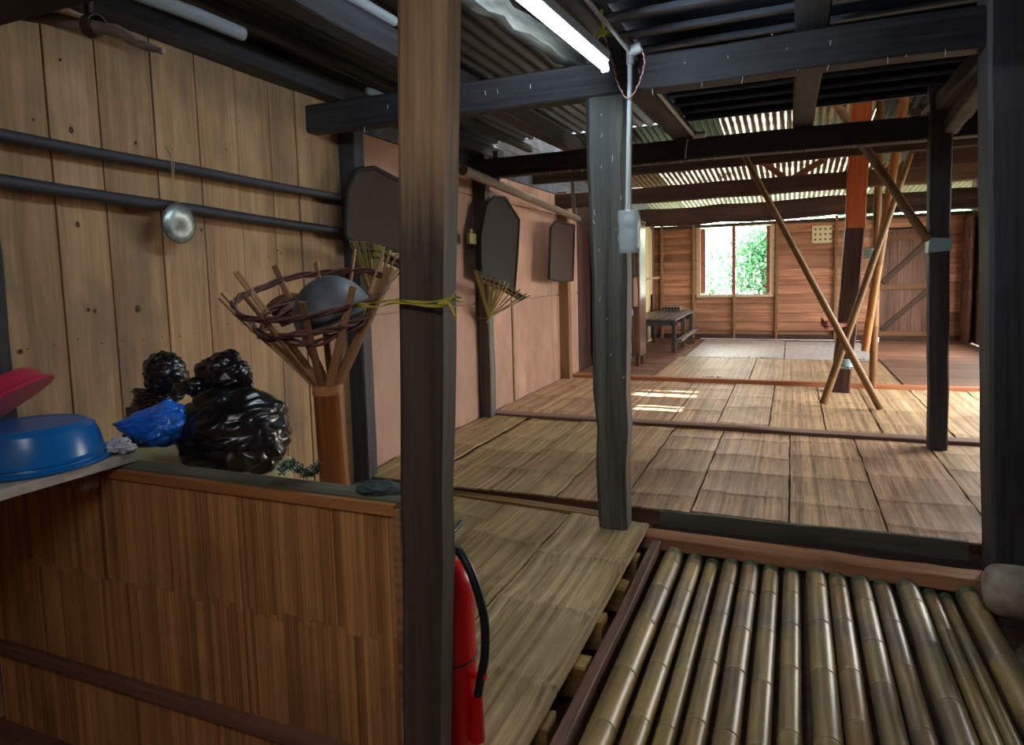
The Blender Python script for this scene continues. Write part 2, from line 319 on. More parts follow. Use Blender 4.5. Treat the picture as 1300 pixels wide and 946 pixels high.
def culm(name, p0, p1, r, mat, parent=None, node=.32, k=14, r1=None, seed=1, off=None, color=None, hollow=False):
    """bamboo: swollen rings at the nodes (local X)"""
    rd = random.Random(seed); L = (Vector(p1)-Vector(p0)).length; r1 = r1 or r
    ns = []; x = off if off is not None else rd.uniform(.05, node)
    while x < L: ns.append(x); x += node*rd.uniform(.85, 1.15)
    xs = {0.0: 1.0, L: 1.0}
    for a in ns:
        for d, s_ in ((-.03, 1), (-.010, 1.015), (-.003, 1.045), (.001, .985), (.006, 1.03), (.014, 1.01), (.035, 1)):
            if 0 < a+d < L: xs[a+d] = s_
    rings = []
    for xx in sorted(xs):
        q = (r+(r1-r)*xx/L)*xs[xx]; bend = math.sin(xx/L*math.pi)*rd.uniform(-.0006, .0006)
        rings.append([Vector((xx, q*math.cos(2*math.pi*j/k)+bend, q*math.sin(2*math.pi*j/k))) for j in range(k)])
    mb = MB(); mb.loft(rings)
    return place(mb, name, frame(p0, p1), mat, parent, smooth='auto', color=color)
def arc(c, r, a0, a1, n, u, v):
    c, u, v = Vector(c), Vector(u), Vector(v)
    return [c+u*r*math.cos(a0+(a1-a0)*i/n)+v*r*math.sin(a0+(a1-a0)*i/n) for i in range(n+1)]
def smooth_path(P, n=8):
    P = [Vector(p) for p in P]; out = []
    for i in range(len(P)-1):
        a = P[max(i-1, 0)]; b = P[i]; c = P[i+1]; d = P[min(i+2, len(P)-1)]
        for j in range(n):
            t = j/n; out.append(.5*((2*b)+(c-a)*t+(2*a-5*b+4*c-d)*t*t+(3*b-a-3*c+d)*t**3))
    out.append(P[-1]); return out

XL = -2.88                     # face of the left wall
ROW = (1.52, 3.6, 5.9, 8.4, 11.5)
# ================================================================== SETTING
# sub-floors
mb = MB()
for y0 in np.arange(3.92, 14.5, .16):
    mb.box((XL-.1, y0, -.075), (3.2, y0+.154, -.022))
st(mb.build('floor', M['floor_dark'], loc=(0, 8, 0)))
mb = MB()
for x0 in np.arange(XL-.1, 1.6, .15): mb.box((x0, -1.6, -.34), (x0+.146, 3.95, -.30))
st(mb.build('floor.001', M['floor_dark'], loc=(0, 0, -.3)))
mb = MB(); mb.box((-40, -20, -1.7), (40, 60, -1.5)); st(mb.build('floor.002', M['earth']))
mb = MB()
for z in (-.30, -.16): mb.box((XL-.1, 3.925, z), (3.1, 3.95, z+.135))
mb.box((1.6, -1.6, -.32), (3.1, 3.95, -.30))
st(mb.build('trim_0', M['floor_dark'], loc=(0, 3.93, -.3)))
# left wall: upright planks
rd = random.Random(3)
mb = MB()
def pl_box(x, y0, y1, z0, z1):
    j = rd.uniform(-.004, .004); mb.box((x-.03, y0, z0), (x+j, y1, z1))
ys = [at(px, 320, X=XL).y for px in (12, 76, 140, 208, 262, 310, 352, 384, 412, 436)]
y = 1.62
bounds = [1.62]
for v in ys:
    if v > bounds[-1]+.09: bounds.append(v)
while bounds[-1] < 3.82: bounds.append(bounds[-1]+.2)
bounds[-1] = 3.86
for a, b in zip(bounds, bounds[1:]): pl_box(XL, a+.003, b-.003, -.3, 2.75)
mb.box((XL-.06, 1.5, -.3), (XL-.035, 3.9, 2.8))
st(mb.build('wall_left', M['plank'], loc=(XL, 2.7, 0), bevel=.003))
kn_, rk = MB(), random.Random(44)
RYW = Matrix.Rotation(math.pi/2, 3, 'Y')
def speck(y, z, r, e=1.6):
    r *= .62
    kn_.lathe([(0, .0058), (r*.7, .0055), (r, .004)], (XL, y, z), 9, Matrix.Diagonal((1, 1, e)) @ RYW)
for yy in np.arange(1.72, 3.8, .105): speck(yy, 1.16+rk.uniform(-.02, .02), .006, 1)
for px, py, r in ((90, 165, .016), (172, 181, .010), (42, 152, .007), (150, 445, .012), (175, 392, .020), (120, 395, .012), (112, 393, .010), (255, 292, .010), (287, 190, .006), (302, 155, .006), (26, 446, .012), (98, 285, .014), (76, 76, .008), (356, 322, .007), (352, 318, .007), (340, 326, .008)):
    p = at(px, py, X=XL); speck(p.y, p.z, r, 1.5)
kno = kn_.build('knots', M['knot'], loc=(XL, 2.7, 0)); st(kno)
mb = MB()
for y0 in np.arange(-1.6, 1.6, .2): mb.box((XL-.03, y0, -.3), (XL-.008, y0+.194, 2.75))
mb.box((XL-.06, -1.6, -.3), (XL-.035, 1.6, 2.8))
st(mb.build('wall_left.001', M['plank'], loc=(XL, 0, 0), bevel=.003))
# left wall: pinkish boards
mb = MB()
yb = [3.94, 5.4, 6.84, 8.2, 9.35]
for a, b in zip(yb, yb[1:]):
    for z0, z1 in ((-.02, 1.135), (1.147, 2.19), (2.202, 2.46)): mb.box((XL-.02, a+.004, z0), (XL, b-.004, z1))
mb.box((XL-.05, 3.8, -.3), (XL-.021, 11.7, 3.3))
st(mb.build('wall_left.002', M['pink'], loc=(XL, 7, 0), bevel=.002))
mb = MB()
for y0 in np.arange(9.36, 11.5, .19): mb.box((XL-.02, y0, -.02), (XL+.003, y0+.184, 2.46))
st(mb.build('wall_left.008', M['red_lower'], loc=(XL, 10, 0)))
mb = MB()
for z in np.arange(2.47, 3.3, .155): mb.box((XL-.02, 3.9, z), (XL+.004, 11.6, z+.15))
st(mb.build('wall_left.007', M['shingle'], loc=(XL, 7, 2.47)))
mb = MB(); mb.box((XL-.005, 6.82, 0), (XL+.012, 6.86, 1.14)); st(mb.build('trim_1', M['stud'], bevel=.002))
mb = MB()
for y0 in np.arange(11.6, 14.0, .2): mb.box((-2.75, y0, 0), (-2.72, y0+.194, 2.5))
st(mb.build('wall_left.003', M['cream_plank'], loc=(-2.7, 13, 0), bevel=.003))
mb = MB()
for y0 in (14.22, ): mb.box((-2.75, y0, 0), (-2.72, y0+.28, 2.5))
mb.box((-2.75, 14.0, 0), (-2.72, 14.22, .95)); mb.box((-2.75, 14.0, 2.3), (-2.72, 14.22, 2.5))
st(mb.build('wall_left.004', M['far_plank_z'], loc=(-2.7, 14.2, 0), bevel=.003))
mb = MB(); mb.box((-2.9, 11.55, -.02), (-2.70, 11.62, 3.2)); st(mb.build('wall_left.005', M['beam_brown']))
# far wall: horizontal lapped planks round the window and the door
FY = 14.5
wx0, wx1, wz0, wz1 = -1.84, -.33, .90, 2.33
dx0, dx1, dz1 = 1.52, 2.46, 2.08
mb = MB(); z = 0.0; rd = random.Random(5)
while z < 2.33:
    h = rd.uniform(.135, .185); z1 = min(z+h, 2.33)
    spans = [(-2.75, 3.0)]
    if z1 > wz0+.02: spans = [(-2.75, wx0), (wx1, 3.0)]
    out = []
    for a, b in spans:
        if z < dz1 and b > dx0 > a: out += [(a, dx0), (dx1, b)]
        else: out.append((a, b))
    for a, b in out:
        mb.add([(a,FY-.034,z-.012),(b,FY-.034,z-.012),(b,FY+.004,z1),(a,FY+.004,z1),(a,FY+.02,z-.012),(b,FY+.02,z-.012),(b,FY+.026,z1),(a,FY+.026,z1)],
               [(0,1,2,3),(5,4,7,6),(1,0,4,5),(3,2,6,7),(0,3,7,4),(2,1,5,6)])
    z = z1+.011
st(mb.build('wall_rear', M['far_plank'], loc=(0, FY, 0)))
mb = MB()
for a_, b_ in (((-2.8, 0), (wx0-.02, 2.34)), ((wx1+.02, 0), (3.02, 2.34)), ((wx0-.02, 0), (wx1+.02, wz0-.03))): mb.box((a_[0], FY+.032, a_[1]), (b_[0], FY+.05, b_[1]))
st(mb.build('wall_rear.002', M['crack'], loc=(0, FY, 0)))
# studs and rails of the far wall
k = 2
for x, z0, z1, w in ((-2.56, 0, 2.42, .10), (-1.90, 0, 2.42, .07), (-1.08, 0, .9, .06), (-.27, 0, 2.42, .07), (.80, 0, 2.42, .08), (1.47, 0, 2.42, .09), (2.51, 0, 2.42, .09)):
    st(bar('trim_%d' % k, (x, FY-.05, z0), (x, FY-.05, z1), .05, w, M['stud'], n=4, jit=.001, up=(0, 1, 0))); k += 1
for x0, x1, z in ((-2.75, 3.0, 2.345), (-2.75, 3.0, .04)):
    st(bar('trim_%d' % k, (x0, FY-.04, z), (x1, FY-.04, z), .06, .055 if z > 1 else .10, M['beam_brown'], n=8, jit=.002)); k += 1
# window
wroot = E('window_1', (-1.08, FY, wz0), '', ''); st(wroot)
for (a, b, w, h) in (((wx0-.0, wz0-.02), (wx1, wz0-.02), .10, .05), ((wx0, wz1+.0), (wx1, wz1+.0), .09, .05)):
    bar('window_sill' if a[1] < 1 else 'window_head', (a[0], FY-.01, a[1]), (b[0], FY-.01, b[1]), w, h, M['win_white'], wroot, n=3, jit=.001)
for x in (wx0+.03, wx1-.03): bar('window_jamb', (x, FY, wz0), (x, FY, wz1), .09, .05, M['win_white'], wroot, n=3, jit=.001, up=(0,1,0))
bar('window_mullion', (-1.10, FY, wz0), (-1.10, FY, wz1), .07, .055, M['win_red'], wroot, n=3, jit=.001, up=(0,1,0))
for x in (wx0+.10, wx1-.08): bar('window_casement', (x, FY+.10, wz0+.03), (x, FY+.10, wz1-.03), .12, .03, M['win_red'], wroot, n=3, jit=.001, up=(0,1,0))
# door
droot = E('door_1', (2, FY, 0), '', ''); st(droot)
mb = MB()
for i in range(5): mb.box((dx0+.01+i*.188, FY-.03, .03), (dx0+.01+i*.188+.184, FY-.005, dz1-.02))
mb.box((dx0-.02, FY+.02, 0), (dx1+.02, FY+.03, dz1+.02)); mb.build('door_leaf', M['far_plank_z'], droot, bevel=.002)
for z in (.12, 1.02, 1.95): bar('ledge', (dx0+.03, FY-.05, z), (dx1-.03, FY-.05, z), .03, .10, M['stud'], droot, n=3, jit=.001, color=(.8,.7,.7))
bar('brace', (dx0+.10, FY-.05, .2), (dx1-.08, FY-.05, .96), .03, .09, M['beam_brown'], droot, n=3, jit=.001)
bar('brace', (dx0+.10, FY-.05, 1.1), (dx1-.08, FY-.05, 1.9), .03, .09, M['beam_brown'], droot, n=3, jit=.001)
# right wall
mb = MB()
def slats(x, y0, y1, z0, z1):
    z = z0
    while z < z1-.02: mb.box((x, y0, z), (x+.025, y1, min(z+.156, z1))); z += .16
slats(3.0, 13.1, 14.5, 0, 2.9); slats(3.0, 9.0, 11.4, 0, 2.9); slats(3.0, 11.4, 13.1, 0, .7); slats(3.0, 11.4, 13.1, 2.25, 2.9)
slats(3.0, 6.6, 9.0, 0, .35); slats(3.0, 6.6, 9.0, 2.2, 2.9); slats(3.0, -1.6, 6.6, -.3, 2.9)
for q in ((13.1, 14.6, 0, 2.9), (9.0, 11.4, 0, 2.9), (11.4, 13.1, 0, .7), (11.4, 13.1, 2.25, 2.9), (-1.6, 6.6, -.3, 2.9)): mb.box((3.03, q[0], q[2]), (3.045, q[1], q[3]))
st(mb.build('wall_right', M['far_plank_z'], loc=(3, 8, 0)))
mb = MB()
for x0 in np.arange(-2.9, 3.0, .22): mb.box((x0, -1.62, -.3), (x0+.214, -1.6, 2.75))
mb.box((-2.95, -1.66, -.3), (3.05, -1.63, 2.8))
st(mb.build('wall_front', M['plank'], loc=(0, -1.6, 0)))
# roofs. near roof: corrugated over the left bay, lapped boards over the rest
def corr(mb, x0, x1, y0, y1, za, zb, pitch=.076, amp=.010, th=.003):
    n = max(2, int((x1-x0)/pitch*8)); P = []
    for y, zz in ((y0, za), ((y0+y1)/2, (za+zb)/2), (y1, zb)):
        P.append([Vector((x0+(x1-x0)*i/n, y, zz+amp*math.cos(2*math.pi*(x0+(x1-x0)*i/n)/pitch))) for i in range(n+1)])
    mb.grid(P, (0, 0, th))
mb = MB()
for i, x0 in enumerate(np.arange(-3.3, -.9, .8)):
    corr(mb, x0, x0+.82, -1.8, 6.45, 2.72+.004*(i % 2), 2.79+.004*(i % 2), pitch=.10, amp=.016)
st(mb.build('ceiling', M['roof_metal'], loc=(-2, 2, 2.7), smooth=True))
mb = MB(); y = -1.8; i = 0
while y < 6.2:
    z = 2.665+.004*(y+1.8)
    mb.add([(-.9, y, z), (3.2, y, z), (3.2, y+.32, z+.085), (-.9, y+.32, z+.085), (-.9, y, z+.03), (3.2, y, z+.03), (3.2, y+.32, z+.115), (-.9, y+.32, z+.115)],
           [(0,3,2,1),(4,5,6,7),(0,1,5,4),(2,3,7,6),(1,2,6,5),(3,0,4,7)]); y += .29
mb.box((-.9, -1.8, 2.80), (3.2, 6.5, 2.83))
st(mb.build('ceiling.001', M['shingle'], loc=(0, 2, 2.7), bevel=.004))
# step between the two roofs
mb = MB()
for z in np.arange(2.8, 3.75, .155): mb.box((-3.2, 6.5, z), (3.2, 6.53, z+.15))
st(mb.build('ceiling.002', M['shingle'], loc=(0, 6.5, 3)))
# far roof: corrugated sheets running down to the far eave
ZF0, ZF1, YF0, YF1 = 3.66, 2.72, 6.45, 16.4
def zroof(y): return ZF0+(ZF1-ZF0)*(y-YF0)/(YF1-YF0)
def sheets(name, spans, mat, dz=0):
    mb = MB()
    for x0, x1, y0, y1 in spans: corr(mb, x0, x1, y0, y1, zroof(y0)+dz, zroof(y1)+dz, pitch=.09, amp=.013)
    return st(mb.build(name, M[mat], loc=(0, 10, 3), smooth=True))
# openings in the roof that let the sun onto the floor mats
def hole(px, py):
    g = at(px, py, Z=0); t = 3.4/-SUN_DIR.z
    for _ in range(6): p = g - SUN_DIR*t; t *= (zroof(p.y))/p.z
    return g - SUN_DIR*t
H1, H2, H3 = hole(825, 499), hole(866, 500), hole(836, 518)
print('holes', H1, H2, H3)
hx = sorted([H1.x, H2.x])
ya, yb_ = H1.y-.17, H1.y+.17
def cut(x0, x1, y0, y1, holes):
    """split a sheet round rectangular gaps"""
    res = [(x0, x1, y0, y1)]
    for (a, b, c, d) in holes:
        nr = []
        for (p, q, r, s_) in res:
            A, B, C_, D = max(p, a), min(q, b), max(r, c), min(s_, d)
            if A >= B or C_ >= D: nr.append((p, q, r, s_)); continue
            if p < A: nr.append((p, A, r, s_))
            if B < q: nr.append((B, q, r, s_))
            if r < C_: nr.append((A, B, r, C_))
            if D < s_: nr.append((A, B, D, s_))
        res = nr
    return res
HOLES = [(H.x-w, H.x+w, H.y-d, H.y+d) for H, w, d in ((H1, .17, .20), (H2, .17, .20), (H3, .24, .13))]
sheets('ceiling.003', cut(-3.3, -.9, YF0, 11.0, HOLES) + cut(-.9, -.45, YF0, 8.2, HOLES) + [(1.5, 3.3, YF0, 12.5), (.95, 1.5, 7.6, 12.5)], 'roof_metal')
sheets('ceiling.004', cut(-.9, .1, 8.2, 11.2, HOLES) + [(.1, .95, YF0, 8.0)] + cut(-.45, .1, YF0, 8.3, HOLES) + [(-2.2, 1.4, 10.9, 16.4)], 'fibre', .006)
sheets('ceiling.005', [(.1, .95, 7.95, 11.1), (.95, 1.5, YF0, 7.7), (-3.3, -2.2, 10.9, 16.4), (1.4, 3.3, 12.4, 16.4)], 'fibre_tan', .012)
# gables beside the far roof
mb = MB()
for z in np.arange(2.5, 3.75, .155): mb.box((-2.95, 6.5, z), (-2.92, 16, min(z+.15, 3.7)))
st(mb.build('wall_left.006', M['shingle'], loc=(-2.9, 10, 3)))
mb = MB()
for z in np.arange(2.9, 3.75, .155): mb.box((3.02, 6.5, z), (3.05, 16, z+.15))
st(mb.build('wall_right.001', M['shingle'], loc=(3, 10, 3)))
# ================================================================== POSTS AND BEAMS
def post(p_top, p_bot, w, d, label, w1=None, mat='beam', jit=.004, group=None, n=12):
    o = bar('post', p_bot, p_top, w, d, M[mat], n=n, jit=jit, w1=w1, h1=w1 and w1*d/w, up=(0, 1, 0), ch=.22)
    return tag(o, label, 'post', group)
# foreground left post: tan upper length, much darker lower length
pc = Vector((-.905, 1.53, 0))
T0 = at(543, 0, Y=1.50); B0 = at(541, 850, Y=1.50)
sl = (T0-B0)/(T0.z-B0.z); ptop = B0+sl*(2.72-B0.z)+Vector((0, .03, 0)); pb = B0+sl*(-.3-B0.z)+Vector((0, .03, 0))
def two_tone(name):
    t = NT(name); return t
def post_mat():
    """tan timber above, colour darkened to blue-grey below a ragged line at shoulder height"""
    a = M['post_tan'].copy(); a.name = 'tan_over_dark_post_timber'; n = a.node_tree.nodes; l = a.node_tree.links
    b = n['Principled BSDF']; src = b.inputs['Base Color'].links[0].from_socket
    tc = n.new('ShaderNodeTexCoord'); sp = n.new('ShaderNodeSeparateXYZ'); l.new(tc.outputs['Object'], sp.inputs[0])
    mp = n.new('ShaderNodeMapping'); mp.inputs['Scale'].default_value = (3, 45, 45); l.new(tc.outputs['Object'], mp.inputs[0])
    nz = n.new('ShaderNodeTexNoise'); nz.inputs['Scale'].default_value = 1; nz.inputs['Detail'].default_value = 5; l.new(mp.outputs[0], nz.inputs['Vector'])
    ad = n.new('ShaderNodeMath'); ad.operation = 'MULTIPLY_ADD'; ad.inputs[1].default_value = .45; l.new(nz.outputs[0], ad.inputs[0]); l.new(sp.outputs[0], ad.inputs[2])
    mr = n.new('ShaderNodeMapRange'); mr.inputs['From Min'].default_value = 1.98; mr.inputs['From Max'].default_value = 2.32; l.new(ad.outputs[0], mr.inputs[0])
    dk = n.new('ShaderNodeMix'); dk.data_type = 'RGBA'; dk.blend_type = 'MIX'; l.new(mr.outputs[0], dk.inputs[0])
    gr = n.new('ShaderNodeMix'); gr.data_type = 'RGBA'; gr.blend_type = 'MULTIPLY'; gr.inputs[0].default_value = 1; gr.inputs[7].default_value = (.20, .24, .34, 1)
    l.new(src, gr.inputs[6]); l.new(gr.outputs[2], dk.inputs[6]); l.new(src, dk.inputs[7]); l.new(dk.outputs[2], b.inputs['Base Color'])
    return a
M['post_two'] = post_mat()
pb.x -= .012; ptop.x -= .012
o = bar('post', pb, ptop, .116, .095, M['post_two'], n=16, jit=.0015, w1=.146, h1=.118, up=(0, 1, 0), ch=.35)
tag(o, 'tall square post at front, tan above and dark below, beside the amber panel', 'post')
mb = MB()
kp = at(523, 687, Y=1.483)
kp.y = 1.4835
mb.lathe([(0, .002), (.008, .002), (.009, 0), (.008, -.001), (0, -.001)], kp, 16, Matrix.Rotation(math.pi/2, 3, 'X')); kn = mb.build('knot', M['crack']); kn['label'] = 'dark knot'
kn.parent = o; kn.matrix_parent_inverse = o.matrix_world.inverted()
# middle post
b = at(785, 655, Z=0); b.y += .08
t = at(770, 95, Y=3.60); 
o = bar('post', (b.x, 3.62, -.3), (t.x+.0, 3.62, 2.64), .155, .15, M['post_grey'], n=14, jit=.005, w1=.235, h1=.18, up=(0, 1, 0), ch=.28)
tag(o, 'weathered grey post in the middle carrying the switch box and conduit', 'post')
# big right post
g0, g1 = at(1253, 700, Y=3.48), at(1250, 30, Y=3.48)
sl = (g1-g0)/(g1.z-g0.z)
o = bar('post', g0+sl*(-.3-g0.z)+Vector((.118, .1, 0)), g0+sl*(2.9-g0.z)+Vector((.118, .1, 0)), .20, .20, M['beam'], n=14, jit=.0015, up=(0, 1, 0), ch=.15, w1=.21, h1=.2)
tag(o, 'thick dark blue-grey post at the right edge beside the cut log', 'post')
o = bar('post', (1.045, 5.86, -.05), (.99, 5.86, 2.95), .12, .12, M['beam'], n=12, jit=.003, up=(0, 1, 0), w1=.15, h1=.14)
tag(o, 'dark slim post with a pale blue tape band around it', 'post')
# red post: dark brown lower length, orange-red upper length
rp = E('post', (at(1067, 498, Z=0).x, 8.36, 0), 'leaning post with orange-red upper length behind the crossed bamboo legs', 'post')
pA = at(1067, 498, Y=8.3); pB = at(1085, 290, Y=8.3); pC = at(1095, 100, Y=8.3)
pA.z = -.02
bar('lower_length', pA, pB, .19, .16, M['red_lower'], rp, n=8, up=(0,1,0))['label'] = 'dark brown lower length'
bar('upper_length', pB, pC, .20, .17, M['red_upper'], rp, n=8, up=(0,1,0))['label'] = 'orange-red upper length'
# posts against the left wall
for px0, y, z1, w, lab, mt in ((437, 3.90, 2.6, .13, 'dark post at the join of plank wall and pinkish boards', 'beam'), (608, 6.0, 2.6, .13, 'grey wall post behind the open bamboo fan', 'post_grey'), (713, 8.55, 2.5, .14, 'tan wall post below the small woven tray', 'stud')):
    o = bar('post', (XL+.065, y, -.05), (XL+.065, y, z1), w, .12, M[mt], n=10, jit=.002, up=(0, 1, 0)); tag(o, lab, 'post')
o = bar('post', (XL+.04, 1.56, -.3), (XL+.04, 1.56, 2.7), .10, .10, M['beam'], n=10, jit=.002, up=(0, 1, 0)); tag(o, 'dark post at the near end of the plank wall', 'post')
# cross beams
def beam(p0, p1, w, h, label, mat='beam', jit=.004, n=14, **k):
    return tag(bar('beam', p0, p1, w, h, M[mat], n=n, jit=jit, **k), label, 'beam')
beam((XL, 1.52, 2.43), (3.0, 1.52, 2.43), .12, .18, 'dark cross beam over the tall front post')
beam((XL, 3.58, 2.435), (3.0, 3.58, 2.41), .12, .175, 'dark cross beam on top of the weathered middle post')
beam((XL, 5.94, 2.44), (3.0, 5.94, 2.43), .12, .18, 'dark cross beam hung with cobweb flecks, on the taped slim post')
beam((XL, 8.45, 2.365), (3.0, 8.45, 2.385), .12, .19, 'brown cross beam passing in front of the red post', 'beam_brown')
beam((-2.7, 11.5, 2.33), (3.0, 11.5, 2.36), .16, .29, 'rough-sawn deep brown beam just above the far window', 'beam_brown', jit=.010)
beam((-2.9, 7.6, 2.555), (3.0, 7.6, 2.585), .06, .12, 'thin dark tie under the far translucent roof behind the cobwebbed beam', 'beam_brown')
beam((-2.9, 10.0, 3.16), (3.0, 10.0, 3.16), .07, .08, 'thin purlin farther under the translucent roof', 'beam_brown')
beam((-2.9, 13.2, 2.90), (3.0, 13.2, 2.90), .07, .08, 'thin purlin near the far eave', 'beam_brown')
# long beams lying along the hall
beam((-2.80, -1.5, 2.66), (-2.80, 6.4, 2.63), .14, .11, 'dark wall plate along the top of the plank wall')
beam((-1.98, -1.5, 2.60), (-1.98, 6.4, 2.66), .12, .14, 'dark roof rafter over the left bay')
beam((-2.45, -1.5, 2.66), (-2.45, 6.4, 2.68), .06, .06, 'narrow dark batten between wall plate and rafter')
q0_, q1_ = at(616, 0, Z=2.56), at(745, 84, Z=2.56)
beam(q0_+(q0_-q1_)*.4, q1_, .07, .09, 'cobwebbed slanting batten left of the lit tube', 'post_grey', jit=.008)
beam((-.92, 3.5, 2.575), (-.86, 6.4, 2.585), .16, .10, 'dark long beam running back from the head of the middle post')
beam((.075, -1.5, 2.585), (.075, 6.4, 2.585), .15, .12, 'short-looking dark beam running away above the middle of the cross beams')
beam((1.03, 3.0, 2.585), (1.03, 6.4, 2.585), .15, .12, 'dark beam linking the two right-hand posts')
beam((1.06, 5.85, 2.40), (1.06, 4.3, 2.56), .10, .10, 'dark slanting brace up from the taped post')
# V braces under the far roof
a_, b_, c_ = at(968, 205, Y=9.2), at(1000, 226, Y=9.2), at(1046, 203, Y=9.2)
beam(a_, b_ + Vector((0, 0, -.03)), .04, .07, 'left arm of the reddish V brace under the far roof', 'stud', n=4, color=(.75, .6, .55))
beam(b_ + Vector((0, .05, -.03)), c_, .04, .07, 'right arm of the reddish V brace under the far roof', 'stud', n=4, color=(.75, .6, .55))
# loft boards at the right
mb = MB()
for z in np.arange(2.52, 3.4, .15): mb.box((1.35, 9.8, z), (3.0, 9.83, z+.145))
st(mb.build('wall_rear.001', M['red_lower'], loc=(2, 9.8, 2.5)))

# ================================================================== FLOOR EDGE TIMBERS
tag(bar('sill_batten', (XL, 6.10, .000), (3.0, 6.10, .004), .15, .05, M['strip_dull'], n=14, jit=.002), 'dull purple-brown sill batten between the near and second rows of mats', 'batten')
tag(bar('sill_batten', (XL, 8.66, .012), (3.0, 8.66, .012), .08, .07, M['strip'], n=14, jit=.002), 'orange sill batten behind the second row of mats', 'batten')
tag(bar('edge_board', (-.70, 3.86, -.058), (.84, 3.86, -.040), .03, .105, M['riser'], n=10, jit=.0015), 'grey-green board facing the front edge of the near mats', 'board')
tag(bar('ledge_board', (-.74, 3.80, -.105), (.88, 3.80, -.095), .12, .02, M['beam_brown'], n=8, jit=.001), 'dark ledge plank lying between the edge board and orange threshold', 'board')
tag(bar('threshold_timber', (-.76, 3.66, -.105), (.90, 3.62, -.098), .13, .072, M['thresh'], n=12, jit=.0025), 'orange-brown squared threshold timber above the bamboo pole ends', 'timber')
tag(bar('side_timber', (-.665, .8, -.15), (-.665, 3.55, -.13), .045, .13, M['floor_dark'], n=10, jit=.002), 'dark plank on edge between raised platform and bamboo poles', 'board')
mb = MB(); mb.box((-.62, .8, -.22), (1.6, 3.9, -.19))
st(mb.build('floor.003', M['beam_brown']))
for i, y in enumerate((3.30, 2.98, 2.62, 2.30, 1.95)):
    lab = 'stubby greenish joist end under the platform edge, %s from the middle post' % ('nearest', 'second', 'third', 'fourth', 'fifth')[i]
    tag(bar('joist', (-1.3, y, -.125), (-.715+.02*(i % 2), y, -.125), .10, .125, M['bamboo_dry'], n=5, jit=.006, color=(.8, .82, .55)), lab, 'joist', 'joist ends under the platform')
    
# ================================================================== MATS
ordw = ['first', 'second', 'third', 'fourth', 'fifth', 'sixth', 'seventh', 'eighth', 'ninth', 'tenth', 'eleventh', 'twelfth', 'thirteenth', 'fourteenth', 'fifteenth', 'sixteenth', 'seventeenth']
def floor_mat(x0, x1, y0, y1, z, label, group, tint, seed, mat='mat', node=.42, amp=.007, th=.012, skew=0.0, nx=14):
    r = random.Random(seed); ny = max(8, int((y1-y0)/.022)); P = []
    nodes = []; y = y0+r.uniform(.08, node)
    while y < y1: nodes.append(y); y += node*r.uniform(.85, 1.15)
    ph = r.uniform(0, 99)
    for i in range(ny+1):
        yy = y0+(y1-y0)*i/ny; row = []
        ea = .006*noise.noise(Vector((ph, yy*4, 1))); eb = .006*noise.noise(Vector((ph, yy*4, 5)))
        for j in range(nx+1):
            t = j/nx; xx = x0+ea+(x1-x0+eb-ea)*t; h = 0
            for nd in nodes:
                nn = nd + .05*noise.noise(Vector((xx*2.5, nd*7, ph)))
                d = yy-nn
                h += amp*.8*math.exp(-(d/.012)**2) + amp*.9*math.exp(-(d/.12)**2)
            h += .004*noise.noise(Vector((xx*5, yy*3, ph))) + .0022*noise.noise(Vector((xx*38, yy*1.5, ph)))
            yo = skew*t + (.012*noise.noise(Vector((xx*14, ph, 3))) if i in (0, ny) else 0)
            row.append(Vector((xx, yy+yo, z+th+h)))
        P.append(row)
    mb = MB(); mb.grid(P, (0, 0, -th))
    o = mb.build('floor_mat', M[mat], loc=((x0+x1)/2, (y0+y1)/2, z), smooth='auto', color=tint)
    return tag(o, label, 'mat', group)
green, pinky, tan, pale = (.80, .82, .62), (.92, .80, .80), (.94, .86, .78), (1.02, .92, .88)
seamA = [XL+.03, -2.40, -2.36, -1.83, -1.365, -.95, -.53, 0.005, .49, 1.0, 1.55, 2.05, 2.55]
tA = [green, green, green, green, tan, tan, pinky, pale, pinky, tan, tan, tan]
ia = 0
for i, (a, b) in enumerate(zip(seamA, seamA[1:])):
    if i == 1: continue
    floor_mat(a+.006, b-.006, 3.90-.01*(i % 3), 6.03, -.016, '%s strip mat from the left wall in the near row before the dull batten' % ordw[ia].capitalize(), 'flattened bamboo mats of the near row', tA[i], 20+i, node=.50, amp=.0085); ia += 1
seamB = [XL+.03, -2.49, -2.0, -1.52, -1.04, -.62, -.17, .295, .73, 1.25, 1.8, 2.3, 2.8]
for i, (a, b) in enumerate(zip(seamB, seamB[1:])):
    t = [tan, tan, pinky, pale, pale, pale, tan, tan, (.9, .84, .76), (.9, .84, .76), (.9, .84, .76), tan][i]
    floor_mat(a+.007, b-.007, 6.17, 8.60, -.016, '%s strip mat from the left wall in the row between dull and orange battens' % ordw[i].capitalize(), 'flattened bamboo mats of the second row', t, 50+i, node=.7, amp=.009)
for i, (x0, x1, y0, y1, mt, tn, lab) in enumerate((
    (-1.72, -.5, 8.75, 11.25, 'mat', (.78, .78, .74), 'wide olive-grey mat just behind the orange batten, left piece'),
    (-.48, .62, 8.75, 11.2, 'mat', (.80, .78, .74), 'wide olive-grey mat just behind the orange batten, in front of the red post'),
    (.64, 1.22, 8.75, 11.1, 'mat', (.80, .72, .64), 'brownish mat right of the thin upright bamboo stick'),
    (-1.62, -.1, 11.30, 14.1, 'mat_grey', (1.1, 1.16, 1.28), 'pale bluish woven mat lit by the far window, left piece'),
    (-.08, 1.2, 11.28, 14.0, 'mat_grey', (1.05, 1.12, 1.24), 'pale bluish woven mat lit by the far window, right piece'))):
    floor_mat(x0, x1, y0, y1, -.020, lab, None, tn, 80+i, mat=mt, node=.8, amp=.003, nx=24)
mb = MB()
